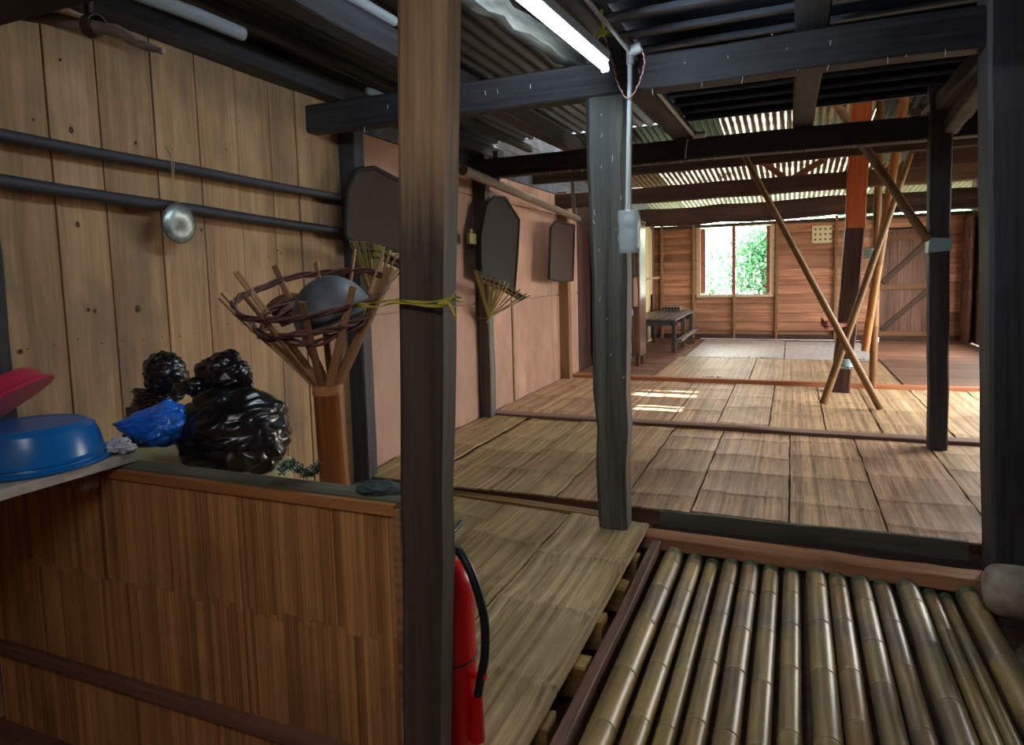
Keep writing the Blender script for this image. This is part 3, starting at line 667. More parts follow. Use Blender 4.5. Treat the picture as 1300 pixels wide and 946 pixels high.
for y0 in np.arange(8.72, 14.4, .17):
    mb.box((-2.85, y0, -.022), (-1.75, y0+.162, -.012)); mb.box((1.26, y0, -.022), (2.95, y0+.162, -.010))
st(mb.build('floor.004', M['floor_dark'], loc=(0, 11, 0), bevel=.003))
# ragged bark debris along the mat joints
mb = MB(); rd = random.Random(12)
for cx_, cy_, sx in ((-.95, 9.0, .16), (.0, 8.85, .35), (-.5, 11.27, .5), (1.0, 11.25, .35)):
    for _ in range(26):
        x, y = cx_+rd.gauss(0, sx*.5), cy_+rd.gauss(0, .03); a = rd.uniform(0, 3); l = rd.uniform(.01, .04)
        mb.tube([(x, y, .004), (x+l*math.cos(a), y+l*math.sin(a)*.6, .008+rd.uniform(0, .012))], .003, 4)
tag(mb.build('bark_crumbs', M['crack'], loc=(0, 10, 0)), 'dark bark crumbs scattered along the joints of the far mats', 'debris', kind='stuff')
# platform mats (left front)
for i, (x0, x1, y0, y1, sk, tn, lab) in enumerate((
    (XL+.03, -2.20, 1.62, 3.86, -.05, (.60, .64, .44), 'platform mat against the wall behind the bags'),
    (-2.19, -1.665, 1.62, 3.80, -.06, (.66, .68, .48), 'second platform mat from the wall'),
    (-1.655, -1.215, 1.62, 3.74, -.04, (.74, .72, .50), 'greenish platform mat between post and middle of platform'),
    (-1.205, -.735, 1.62, 3.71, -.02, (.80, .79, .60), 'outermost platform mat ending over the bamboo poles at middle post'))):
    floor_mat(x0, x1, y0, y1, -.055, lab, 'platform mats', tn, 100+i, skew=sk, node=.5, amp=.009, th=.018)
mb = MB(); mb.box((XL, 1.60, -.085), (-.79, 3.74, -.058)); st(mb.build('floor.005', M['beam_brown']))
tag(bar('platform_batten', (XL+.05, 3.90, -.045), (-1.03, 3.775, -.045), .08, .025, M['bamboo_dry'], n=8, jit=.002, color=(.8, .84, .62)), 'flat greenish batten closing the back edge of the platform mats', 'batten')

# ================================================================== BAMBOO POLE FLOOR
TOPX = [849, 877, 900, 925, 951, 978, 1005, 1037, 1065, 1095, 1123, 1156, 1185, 1205, 1234]
WID = [.105, .085, .072, .085, .09, .082, .082, .098, .088, .09, .082, .10, .066, .056, .105]
tints = [(1,.94,.78),(1,.95,.8),(.95,.92,.74),(.92,.86,.74),(.8,.76,.74),(.94,.88,.78),(.98,.94,.82),(.94,.92,.72),(.98,.80,.68),(.86,.86,.80),(.84,.76,.78),(.8,.82,.82),(.98,.9,.7),(.84,.84,.70),(.96,.9,.72)]
for i, (px, w) in enumerate(zip(TOPX, WID)):
    g = at(px, 722+(px-849)*.11, Z=-.13); g.y = 3.52
    r = w/2*.97
    root = E('bamboo_pole', (g.x, 3.54, -.19), '%s bamboo pole of the lower floor counted from the raised platform edge' % ordw[i].capitalize(), 'bamboo pole', 'bamboo poles of the lower floor')
    ye = 3.54
    c = culm('culm', (g.x+.0, ye-.055, -.188+r), (g.x-.006+random.uniform(-.006, .006), .8, -.188+r), r, M['bamboo'], root, node=.36, seed=200+i, off=[.10,.06,.24,.22,.30,.26,.22,.13,.09,.20,.36,.16,.34,.40,.18][i], color=tints[i])
    mb = MB(); mb.tube([(g.x, ye-.06, -.188+r), (g.x, ye-.03, -.188+r), (g.x, ye, -.188+r)], r*1.015, 14)
    mb.build('green_end', M['bamboo_green'], root, smooth='auto')['label'] = 'dull green end band'
# log and slab at the right edge
lg = E('cut_log', (1.02, 3.25, -.085), 'short pale cut log lying at the foot of the thick right post', 'log')
mb = MB(); pr = []
a0, a1 = Vector((.765, 3.27, .03)), Vector((1.45, 3.22, .03)); ax = (a1-a0).normalized()
pts = [a0+ax*(.62*t) for t in (0, .012, .03, .06, .10, .2, .35, .6, .85, 1)]
mb.tube(pts, [.02, .065, .085, .100, .106, .110, .112, .112, .112, .11], 20); mb.build('trunk', M['log'], lg, smooth=True)
mb = MB()
p_ = [Vector((.885, 3.27-.108*math.cos(a), .03+.108*math.sin(a))) + Vector((.02*math.sin(a*5), 0, 0)) for a in np.linspace(-.9, .6, 12)]
mb.tube(p_, [.002]+[.007]*10+[.002], 6); mb.tube([Vector((.80+.05*math.sin(a), 3.27-.09*math.cos(a*.9), .03+.075*math.sin(a*1.3))) for a in np.linspace(-.3, 1.0, 8)], [.001]+[.004]*6+[.001], 5); mb.build('split', M['crack'], lg, smooth=True)['label'] = 'dark lengthwise split'
tag(bar('slab', (1.12, 1.2, -.14), (1.12, 3.1, -.14), .5, .04, M['riser'], n=8, jit=.002), 'dark grey plank lying on the poles below the cut log', 'plank')
# ================================================================== RAILS, STICKS, LIDS ON THE PLANK WALL
def rail(p0, p1, r, label):
    root = E('rail', p0, label, 'rail'); mb = MB(); P = [Vector(p0).lerp(Vector(p1), t/12) + Vector((0, 0, .003*math.sin(t*1.3))) for t in range(13)]
    n = len(P)
    fm = MB(); L = (Vector(p1)-Vector(p0)).length
    rr = [[Vector((L*i/12, r*math.cos(2*math.pi*j/14), r*math.sin(2*math.pi*j/14)+.002*math.sin(i*1.3))) for j in range(14)] for i in range(13)]
    fm.loft(rr); place(fm, 'rod', frame(p0, p1), M['pipe'], root, smooth='auto')
    mb = MB(); d = (Vector(p1)-Vector(p0)).normalized(); c = Vector(p1)-d*.03
    for q in (0, .012, .024): mb.tube(arc(c-d*q, r+.004, 0, 2*math.pi, 14, (1, 0, 0), (0, 0, 1))[:-1], .004, 6, closed=True)
    mb.build('cord_wrap', M['pinkcord'], root, smooth=True)['label'] = 'pink cord wrapped round the end'
rail((-2.80, 1.2, 2.00), (-2.80, 3.83, 1.955), .024, 'upper of the two dark rods fixed along the plank wall')
rail((-2.80, 1.2, 1.835), (-2.80, 3.88, 1.725), .026, 'lower of the two dark rods fixed along the plank wall')
lid = E('tin_lid', (-2.745, 2.39, 1.58), 'round dull tin lid hanging by straw string from the dark rods', 'lid')
RX = Matrix.Rotation(math.pi/2, 3, 'Y') 
mb = MB(); mb.lathe([(0, .014), (.06, .012), (.088, .006), (.094, 0), (.09, -.003), (.06, .006), (0, .008)], (-2.752, 2.39, 1.700), 36, RX); dsc = mb.build('disc', M['tin'], lid, smooth=True)
mb = MB(); mb.tube(arc((-2.752, 2.39, 1.700), .095, 0, 2*math.pi, 40, (0, 1, 0), (0, 0, 1))[:-1], .0045, 6, closed=True); mb.build('rim', M['tin_rim'], dsc, smooth=True)
mb = MB(); mb.tube([(-2.752, 2.385, 1.79), (-2.765, 2.38, 1.88), (-2.768, 2.385, 2.0), (-2.79, 2.39, 2.055)], .0025, 5); mb.tube([(-2.752, 2.40, 1.79), (-2.765, 2.385, 1.87), (-2.77, 2.40, 1.99), (-2.79, 2.395, 2.05)], .002, 5)
rd = random.Random(9)
for _ in range(7):
    a = Vector((-2.78, 2.39, 2.055)); mb.tube([a, a+Vector((rd.uniform(0, .02), rd.uniform(-.03, .03), rd.uniform(-.02, .03)))], .004, 5)
mb.build('string', M['string'], lid, smooth=True)
# timber poles stored under the roof at the left
st1 = E('hanging_branch', (-2.6, 1.9, 2.5), 'crooked grey branch tied up against the top of the plank wall', 'branch')
P = smooth_path([at(-60, 2, Y=1.66), at(0, 12, Y=1.66), at(55, 22, Y=1.66), at(110, 33, Y=1.66), at(150, 40, Y=1.66), at(175, 55, Y=1.66), at(206, 65, Y=1.66)], 5)
mb = MB(); mb.tube(P, [.026*(1-.62*(i/(len(P)-1))**2.5)+.002*math.sin(i*1.7) for i in range(len(P))], 10); mb.build('wood', M['stick'], st1, smooth=True)
mb = MB(); c = at(119, 32, Y=1.66)
for q in range(5): mb.tube(arc(c+Vector((q*.009-.02, 0, 0)), .034, 0, 2*math.pi, 12, (0, 1, 0), (.2, 0, 1))[:-1], .005, 5, closed=True)
mb.tube([c+Vector((-.02, 0, 0)), c+Vector((-.03, .01, .15)), c+Vector((-.035, .02, .26))], .014, 6); mb.build('rope', M['woven'], st1, smooth=True)
def pole(p0, p1, r, label):
    P = [Vector(p0).lerp(Vector(p1), t/8) + Vector((0, 0, .004*math.sin(t*2))) for t in range(9)]
    mb = MB(); L = (P[-1]-P[0]).length
    rr = [[Vector((L*i/8, r*(1+.05*math.sin(i*2.1))*math.cos(2*math.pi*j/12), r*math.sin(2*math.pi*j/12)+.003*math.sin(i*2))) for j in range(12)] for i in range(9)]
    e = [Vector((L+r*.35, v.y*.6, v.z*.6)) for v in rr[-1]]; rr.append(e)
    mb.loft(rr); return tag(place(mb, 'roof_pole', frame(p0, p1), M['pole'], smooth='auto'), label, 'pole')
pole((-2.37, .4, 2.50), at(308, 43, Z=2.50), .030, 'pale blue-grey pole with rounded end hanging at top left')
pole((-1.70, .6, 2.50), at(500, 27, Z=2.50), .022, 'thin pale pole ending behind the top of the front post')
pole(at(530, 140, Z=2.55), at(466, 115, Z=2.6), .024, 'short pale pole stub resting on the cross beam beside front post')

# ================================================================== PANEL, SHELF, BASINS, BAGS
PY = 1.5
pn = E('panel', (-1.9, PY, -.3), 'amber flattened-bamboo partition panel in the left foreground', 'partition')
mb = MB(); rd = random.Random(4); x = XL+.02
while x < -.99:
    w = rd.uniform(.018, .034); x1 = min(x+w, -.985); d = rd.uniform(0, .0016)
    # strip faces of crushed culm with a faint node step
    zz = [-.3, .02+rd.uniform(-.01, .01), .39+rd.uniform(-.015, .015), .765]
    for z0, z1 in zip(zz, zz[1:]):
        mb.box((x, PY-d, z0), (x1-.0007, PY+.012, z1-.0015))
    x = x1
mb.build('sheet', M['panel'], pn)
mb = MB(); mb.box((XL+.02, PY-.014, .755), (-.99, PY+.008, .788)); mb.build('top_rail', M['rail_wood'], pn, bevel=.003)
mb = MB(); mb.box((XL+.02, PY+.005, .765), (-.97, PY+.085, .795)); mb.build('ledge', M['grey_board'], pn, bevel=.004)['label'] = 'grey-green ledge board'
mb = MB(); mb.box((XL+.02, PY-.03, -.005), (-1.0, PY, .042)); mb.build('bottom_rail', M['floor_dark'], pn, bevel=.004)
mb = MB(); mb.box((-1.0, PY-.010, -.3), (-.975, PY+.02, .775)); mb.build('edge_strip', M['split'], pn, bevel=.002)
# shelf
sh = E('shelf_board', (-2.45, 1.3, .80), 'off-white shelf board carrying the two basins at the left edge', 'shelf')
mb = MB(); mb.box((XL+.02, .3, .800), (-2.07, 1.56, .832)); mb.build('board', M['shelf'], sh, bevel=.003)
mb = MB(); mb.box((-2.9+.02, 1.40, .74), (-2.12, 1.45, .80)); mb.build('bearer', M['stud'], sh)
# blue basin, upside down
bc = Vector((-2.275, 1.345, .834))
mb = MB(); mb.lathe([(.218, 0), (.222, .004), (.222, .012), (.208, .016), (.206, .022), (.212, .026), (.200, .034), (.192, .08), (.178, .116), (.150, .132), (.145, .130), (.10, .130), (0, .130)], bc, 56)
o = mb.build('basin', M['blue'], loc=bc, smooth='auto'); tag(o, 'large blue plastic basin upside down on the off-white shelf', 'basin')
# red basin leaning on it
rc = Vector((-2.30, 1.24, 1.012)); rot = (Matrix.Rotation(YAW, 3, 'Z') @ Matrix.Rotation(-.56, 3, 'Y') @ Matrix.Rotation(.10, 3, 'X'))
mb = MB(); mb.lathe([(.205, 0), (.210, .004), (.208, .010), (.192, .014), (.180, .05), (.165, .066), (.155, .066), (.150, .062), (.08, .062), (0, .062)], rc, 56, rot)
o = mb.build('basin', M['redpl'], loc=rc, smooth='auto'); tag(o, 'shallow pinkish-red plastic basin leaning upside down on the blue basin', 'basin')
# crumpled bags
from mathutils.bvhtree import BVHTree
import bmesh
def blob(name, c, rad, mat, parent=None, seed=0, folds=.14, sub=5, pinch=None, flat_bottom=None, shape=None, squash=None):
    bm = bmesh.new(); bmesh.ops.create_icosphere(bm, subdivisions=sub, radius=1); off = Vector((seed*3.1, seed*1.7, seed*.9))
    vs = []
    for v in bm.verts:
        d = v.co.normalized(); p = d.copy()
        w = Vector((d.x*1.0+d.z*.55, d.y, d.z*1.0-d.x*.35)); w = w+Vector((noise.noise(d*2+off), noise.noise(d*2+off*2), noise.noise(d*2-off)))*.22
        def crease(q, k):
            dd = noise.voronoi(q)[0]; return min(1.0, (dd[1]-dd[0])*k)
        c1 = crease(Vector((w.x*1.5, w.y*1.5, w.z*3.0))+off, 1.6); c2 = crease(Vector((w.x*3.2, w.y*3.2, w.z*7.5))+off*2, 1.6); c3 = crease(w*9+off, 1.8)
        s = 1+folds*(.8*noise.noise(d*1.4+off)+.62*(c1-.6)+.13*(c2-.6)+.02*(c3-.5))
        p = d*s
        if shape: p = shape(p)
        q = Vector((p.x*rad[0], p.y*rad[1], p.z*rad[2]))
        if flat_bottom is not None and q.z < flat_bottom: q.z = flat_bottom+(q.z-flat_bottom)*.15
        vs.append(q+Vector(c))
    mb = MB(); bm.verts.ensure_lookup_table(); mb.add(vs, [tuple(v.index for v in f.verts) for f in bm.faces]); bm.free()
    return mb.build(name, mat, parent, loc=c if parent is None else None, smooth=True)
ct = E('carton', (-2.2, 1.83, -.04), 'cream carton standing behind the panel ledge under the bags', 'carton')
mb = MB()
mb.box((-2.64, 1.62, -.04), (-1.80, 2.02, .72)); mb.build('box', M['sack'], ct, bevel=.012)
for x0_, x1_ in ((-2.42, -2.06), (-1.86, -1.72)):
    mb = MB(); mb.grid([[Vector((x0_+(x1_-x0_)*i/8+.03*j*(.5-i/8), 1.60+.025*j, .752+.010*math.sin(1+i*.8)*(j/3)-.004*j)) for i in range(9)] for j in range(4)], (0, 0, -.004)); mb.build('flap', M['sack'], ct, smooth=True)
bb = E('bin_bag', (-2.02, 1.86, .78), 'large bulging black bin bag with a knotted top standing behind the ledge', 'bag')
zc = at(292, 545, Y=1.86)
blob('body', (zc.x, 1.88, zc.z-.01), (.205, .20, .175), M['blackbag'], bb, 3, .135, 6, flat_bottom=-.14, shape=lambda p: Vector((p.x*(1.05-.18*p.z), p.y, p.z*(1+.1*p.x))))
zt = at(278, 478, Y=1.90)
blob('knotted_top', (zt.x, 1.93, zt.z), (.118, .09, .095), M['blackbag'], bb, 8, .22, 5, shape=lambda p: Vector((p.x*(1-.25*min(0, p.z)), p.y, p.z)))
blob('neck', at(248, 492, Y=1.84), (.05, .045, .04), M['blackbag'], bb, 11, .4, 4)
sb = E('small_bag', (-2.4, 1.98, .78), 'small round black bag with a loose tail leaning on the plank wall', 'bag')
zs = at(211, 476, Y=1.98); blob('body', zs, (.098, .09, .108), M['blackbag'], sb, 21, .2, 5)
blob('tail', at(198, 503, Y=1.96), (.11, .08, .045), M['blackbag'], sb, 25, .4, 5)
blob('foot', at(190, 540, Y=2.0), (.13, .09, .12), M['blackbag'], sb, 27, .3, 5)
zb = at(197, 540, Y=1.70)
def blue_shape(p): return Vector((p.x, p.y, p.z*(.75+.45*max(-1, min(1, p.x*1.1)))+.22*max(0, p.x)))
o = blob('blue_bag', zb, (.155, .10, .10), M['bluebag'], None, 31, .20, 6, shape=blue_shape)
tag(o, 'crumpled shiny blue plastic bag in front of the black bags', 'bag')
o = blob('plastic_film', at(152, 566, Y=1.53), (.062, .04, .028), M['film'], None, 41, .5, 5); tag(o, 'crumpled white plastic film at the end of the shelf board', 'plastic film')
o = blob('folded_cloth', at(478, 621, Y=1.55)+Vector((0, .02, -.004)), (.075, .05, .020), M['cloth'], None, 45, .35, 5); tag(o, 'dark green crumpled cloth on the ledge beside the front post', 'cloth')
tn = E('tinsel', at(382, 598, Y=1.66), 'green and silver tinsel garland behind the ledge by the bamboo pole', 'garland'); rd = random.Random(31)
for nm, mt, N in (('green_strands', 'tinsel', 200), ('silver_strands', 'tinsel_w', 60)):
    mb = MB()
    for _ in range(N):
        u = rd.random(); c = at(356+50*u, 597-6*math.sin(u*7)-rd.uniform(-4, 8), Y=1.64+rd.uniform(-.02, .05)); d = Vector((rd.gauss(0, 1), rd.gauss(0, 1), rd.gauss(0, 1))).normalized()*rd.uniform(.008, .02)
        mb.tube([c-d, c+d], .0014, 3)
    mb.build(nm, M[mt], tn)
o = tn
mb = MB(); mb.tube(smooth_path([at(354, 603, Y=1.65), at(370, 592, Y=1.67), at(388, 604, Y=1.66), at(407, 597, Y=1.68)], 6), .004, 5); mb.build('wire_core', M['tinsel'], tn)
# ================================================================== BAMBOO BASKET STAND
bs = E('basket_stand', (-1.30, 1.68, -.04), 'flared split-bamboo basket on a bamboo pole holding blackened pots', 'basket')
pt = Vector((at(416, 488, Y=1.68).x, 1.68, at(416, 488, Y=1.68).z)); pbm = Vector((at(432, 620, Y=1.68).x, 1.68, -.04))
culm('pole', pbm, pt, .046, M['bamboo_brown'], bs, node=.42, seed=5, off=.34, k=20)
mb = MB(); mb.tube([pt+Vector((0, 0, -.03)), pt+Vector((0, 0, 0))], .048, 20); mb.build('collar', M['rail_wood'], bs, smooth='auto')
rimc = at(396, 372, Y=1.72); R_ = .240
# ring plane tipped towards the viewer and a little to the left
ux = Vector((.92, .39, .065)).normalized(); uy = Vector((-.39, .92, .30)).normalized()
def ringpt(a, r=R_, c=rimc): return c + ux*r*math.cos(a) + uy*r*math.sin(a)
NS = 12
for i in range(NS):
    a = 2*math.pi*(i+.35)/NS
    p0 = pt+Vector((.032*math.cos(a), .032*math.sin(a), -.015)); p1 = ringpt(a, R_*1.0); p2 = p1+(p1-p0).normalized()*(.05+.02*((i*7) % 3))
    bar('slat', p0, p2, .026, .007, M['split'], bs, n=5, jit=.001, w1=.020, up=(math.cos(a), math.sin(a), .3))
def weave(name, c, r, zamp, seed, n=96, rr=.0055, strands=3):
    for s_ in range(strands):
        P = []
        for i in range(n):
            a = 2*math.pi*i/n; w = math.sin(a*NS/2*1.0+s_*2.1+seed)
            P.append(ringpt(a, r+.007*w+.004*noise.noise(Vector((a*3, s_, seed))), c) + Vector((0, 0, .006*math.sin(a*NS*.5+s_*2.1)+zamp*noise.noise(Vector((math.cos(a)*1.5, math.sin(a)*1.5, seed))))))
        mb = MB(); mb.tube(P, rr, 6, closed=True); mb.build(name, M['vine'], bs, smooth=True)
weave('upper_vine_ring', rimc, R_, .012, 1)
lowc = rimc.lerp(pt, .22)
weave('lower_vine_ring', lowc, R_*.80, .014, 5)
weave('middle_vine_ring', rimc.lerp(pt, .30), R_*.72, .014, 9, strands=2)
# pots in the basket: each an open bowl lying on its side
def bowl(name, c, r, axis, mat, label, depth=.8):
    q = Vector((0, 0, 1)).rotation_difference(Vector(axis)).to_matrix()
    prof = [(0, r*depth)]+[(r*math.sin(t), r*depth*math.cos(t)) for t in np.linspace(.12, math.pi/2, 14)]+[(r*1.05, -.004), (r*1.05, -.010), (r*.97, -.006)]+[(r*.96*math.sin(t), r*(depth-.04)*math.cos(t)) for t in np.linspace(math.pi/2, .12, 10)]+[(0, r*(depth-.04))]
    mb = MB(); mb.lathe(prof, c, 40, q); o = mb.build(name, M[mat], loc=c, smooth='auto'); return tag(o, label, 'pot')
bowl('cooking_pot', at(424, 402, Y=1.72), .124, (-.30, -.30, 1), 'pot', 'upturned soot-blackened round pot in the basket, the larger one', 1.05)
bowl('gourd_bowl', at(368, 402, Y=1.84), .095, (-.45, -.1, 1), 'pot_brown', 'smaller brown bowl behind the black pot in the basket', .85)
# yellow strap from basket to post
yp = E('plastic_strap', at(450, 388, Y=1.60), 'yellow plastic strap tying the basket to the front post', 'strap')
A = at(455, 387, Y=1.60); B = at(503, 381, Y=1.455); C_ = at(577, 380, Y=1.455)
mb = MB()
for dz, s_ in ((.0, 1), (-.012, -1)):
    P = smooth_path([A+Vector((0, 0, dz*.3)), at(478, 384, Y=1.54)+Vector((0, 0, dz)), B+Vector((0, 0, dz*.6)), at(540, 386, Y=1.448)+Vector((0, 0, s_*.004)), C_+Vector((0, 0, dz*1.2+.004*s_))], 6)
    mb.tube(P, [.0035+.0018*math.sin(i*.8+s_) for i in range(len(P))], 8, flat=.5)
mb.tube(smooth_path([C_, at(586, 382, Y=1.50), Vector((-.825, 1.6, C_.z)), Vector((-.90, 1.60, C_.z)), Vector((-.985, 1.59, C_.z)), B], 5), .0035, 8); mb.build('loop', M['raffia'], yp, smooth=True)
for nm, e in (('tail', at(578, 370, Y=1.44)), ('tail', at(579, 403, Y=1.44))):
    mb = MB(); mb.tube(smooth_path([at(556, 385, Y=1.445), at(569, 384, Y=1.44), e], 6), .004, 8, flat=.5); mb.build(nm, M['raffia'], yp, smooth=True)

# ================================================================== EXTINGUISHER
ex = Vector((-.945, 1.69, -.037)); 
er = E('fire_extinguisher', ex, 'red fire extinguisher with black hose standing behind the front post', 'fire extinguisher')
ec = ex + Vector((0, 0, 0))
mb = MB(); mb.lathe([(0, 0), (.070, 0), (.078, .012), (.080, .02), (.080, .50), (.076, .535), (.062, .565), (.04, .585), (.028, .592), (.028, .61), (0, .61)], ec, 36); cyl = mb.build('cylinder', M['extred'], er, smooth='auto')
mb = MB(); mb.tube(arc(ec+Vector((0, 0, .30)), .0815, 0, 2*math.pi, 36, (1, 0, 0), (0, 1, 0))[:-1], .003, 6, closed=True); mb.build('band', M['rubber'], cyl, smooth=True)
mb = MB(); mb.tube([ec+Vector((0, 0, .6)), ec+Vector((0, 0, .64))], .02, 12); mb.tube([ec+Vector((0, -.02, .655)), ec+Vector((0, .10, .675))], .009, 8); mb.build('valve', M['rubber'], er, smooth=True)
mb = MB(); mb.tube(smooth_path([ec+Vector((0, 0, .64)), ec+Vector((.05, -.01, .63)), ec+Vector((.098, -.02, .56)), ec+Vector((.128, -.02, .45)), ec+Vector((.128, -.02, .34)), ec+Vector((.112, -.02, .26)), ec+Vector((.10, -.02, .20))], 8), .0135, 12); hs_ = mb.build('hose', M['rubber'], er, smooth=True)
mb = MB(); mb.tube([ec+Vector((.07, -.02, .262)), ec+Vector((.128, -.02, .262))], .011, 10); mb.tube([ec+Vector((.098, -.02, .20)), ec+Vector((.094, -.02, .06))], [.016, .024], 12); mb.build('nozzle_clip', M['extred'], hs_, smooth='auto')

# ================================================================== TUBE LIGHT, CONDUIT, SWITCH
A = at(768, 86, Z=2.40); D = (at(665, 0, Z=2.42)-A).normalized(); B = A+D*1.22
fx = E('tube_light', A.lerp(B, .5), 'lit fluorescent tube on its batten under the dark roof', 'lamp')
mb = MB(); mb.tube([A, B], .017, 16); mb.build('tube', M['tube'], fx, smooth='auto')
sd = D.cross(Vector((0, 0, 1))).normalized()
bar('batten', A+Vector((0, 0, .052))+sd*-.0, B+Vector((0, 0, .052)), .05, .05, M['fixture'], fx, n=2, jit=0)
for e, d in ((A, -D), (B, D)):
    bar('end_cap', e-d*.0, e+d*.012, .038, .040, M['fixture'], fx, n=1, jit=0)
    mb = MB(); mb.box(e+Vector((-.015, -.015, .0)), e+Vector((.015, .015, .03))); mb.build('holder', M['fixture'], fx)
bar('choke_box', A.lerp(B, .28)+Vector((0, 0, .09))+sd*.05, A.lerp(B, .52)+Vector((0, 0, .09))+sd*.05, .04, .035, M['fixture'], fx, n=1, jit=0)
# the second tube, over the near end of the room behind the viewer
A2, B2 = Vector((.45, -.75, 2.45)), Vector((-.70, -.40, 2.45))
M['tube_near'] = M['tube'].copy(); M['tube_near'].node_tree.nodes['Principled BSDF'].inputs['Emission Strength'].default_value = 58; M['tube_near'].node_tree.nodes['Principled BSDF'].inputs['Emission Color'].default_value = (.95, .95, 1, 1)
f2 = E('tube_light', A2.lerp(B2, .5), 'second lit tube above the near end of the hall', 'lamp')
mb = MB(); mb.tube([A2, B2], .017, 16); mb.build('tube', M['tube_near'], f2, smooth='auto')
bar('batten', A2+Vector((0, 0, .052)), B2+Vector((0, 0, .052)), .05, .05, M['fixture'], f2, n=2, jit=0)
# conduit
cj = at(800, 66, Y=3.44)
cn = E('conduit', cj, 'white conduit dropping from the roof to the switch box beside the middle post', 'conduit')
mb = MB(); up0 = at(745, 0, Z=2.60); d = (up0-cj); mb.tube([cj, cj+d*1.6], .0115, 10); mb.tube([cj, cj-d.normalized()*.10], .010, 10); mb.build('roof_run', M['pvc'], cn, smooth='auto')
sw = at(799, 292, Y=3.45)
mb = MB(); mb.tube([cj, Vector((sw.x-.008, 3.45, 1.72))], .0125, 12); mb.build('drop', M['pvc'], cn, smooth='auto')
mb = MB(); mb.tube([cj+Vector((0, 0, .03)), cj+Vector((0, 0, -.06))], .020, 12); mb.tube([cj, cj+Vector((.045, -.01, .012)), cj+Vector((.06, -.012, .015))], [.026, .028, .020], 16); mb.build('junction_box', M['pvc'], cn, smooth='auto')
sx = E('switch_box', (sw.x, 3.46, 1.51), 'white switch and socket wrapped in clear plastic on the middle post', 'switch')
mb = MB(); mb.box((sw.x-.045, 3.435, 1.53), (sw.x+.040, 3.475, 1.70)); bkx = mb.build('back_box', M['pvc'], sx, bevel=.004)
mb = MB(); mb.box((sw.x-.030, 3.425, 1.625), (sw.x+.026, 3.436, 1.680)); mb.build('rocker', M['tin'], bkx, bevel=.002)
mb = MB(); mb.box((sw.x-.034, 3.425, 1.545), (sw.x+.030, 3.436, 1.610)); mb.build('socket', M['wire_w'], bkx, bevel=.002)
mb = MB(); P = []
ring = [(-.056, .05), (-.056, -.0), (-.040, -.02), (0, -.026), (.045, -.020), (.052, 0), (.052, .05)]
for z in np.linspace(1.505, 1.725, 9): P.append([Vector((sw.x+a+.003*math.sin(z*60+a*40), 3.43+b_+.003*math.sin(z*90), z)) for a, b_ in ring])
mb.grid(P, (0, .0015, 0)); mb.build('plastic_cover', M['plastic_bag'], sx, smooth=True)
# twisted wires and the yellow ribbon knot
tw = E('twisted_wire', at(797, 125, Y=3.42), 'red and white twisted wire looping from the ribbon knot round the conduit', 'wire')
base_ = smooth_path([at(767, 45, Y=3.30), at(778, 80, Y=3.36), at(784, 105, Y=3.40), at(797, 125, Y=3.42), at(810, 108, Y=3.41), at(818, 80, Y=3.41), at(815, 64, Y=3.42)], 16)
for nm, mt, ph in (('red_strand', 'wire_r', 0), ('white_strand', 'wire_w', math.pi)):
    mb = MB(); mb.tube([p+Vector((math.cos(i*.9+ph), 0, math.sin(i*.9+ph)))*.0028 for i, p in enumerate(base_)], .0024, 5); mb.build(nm, M[mt], tw, smooth=True)
kc = at(766, 42, Y=3.30); rb = MB(); rd = random.Random(2)
for e in ((764, 12), (757, 56), (787, 47), (782, 40), (752, 50), (770, 30)):
    q = at(e[0], e[1], Y=3.30+rd.uniform(-.03, .02)); rb.tube(smooth_path([kc, kc.lerp(q, .5)+Vector((0, -.01, .012)), q], 5), .006, 6, flat=.4)
rb.tube(arc(kc, .016, 0, 2*math.pi, 12, (1, 0, 0), (0, .6, .8))[:-1], .006, 6, closed=True)
tag(rb.build('ribbon_knot', plain('yellow_ribbon', srgb(206, 222, 60), .4), smooth=True), 'yellow-green plastic ribbon knotted on the conduit by the lamp', 'ribbon')
c2 = E('conduit', at(882, 172, Y=5.82), 'thin white conduit running from first to second cross beam', 'conduit')
q0, q1 = at(834, 116, Z=2.50), at(880, 172, Y=5.78)
mb = MB(); mb.tube([q0, q1], .013, 8); mb.build('pipe', M['pvc'], c2, smooth='auto')
mb = MB(); mb.tube([q1, q1+Vector((.10, 0, 0))], .028, 10); mb.build('tee', M['pvc'], c2, smooth='auto')
mb = MB(); mb.tube(smooth_path([at(873, 176, Y=5.80), at(871, 188, Y=5.80), at(870, 200, Y=5.80)], 4), .006, 6); mb.build('loose_wire', M['wire_w'], c2, smooth=True)

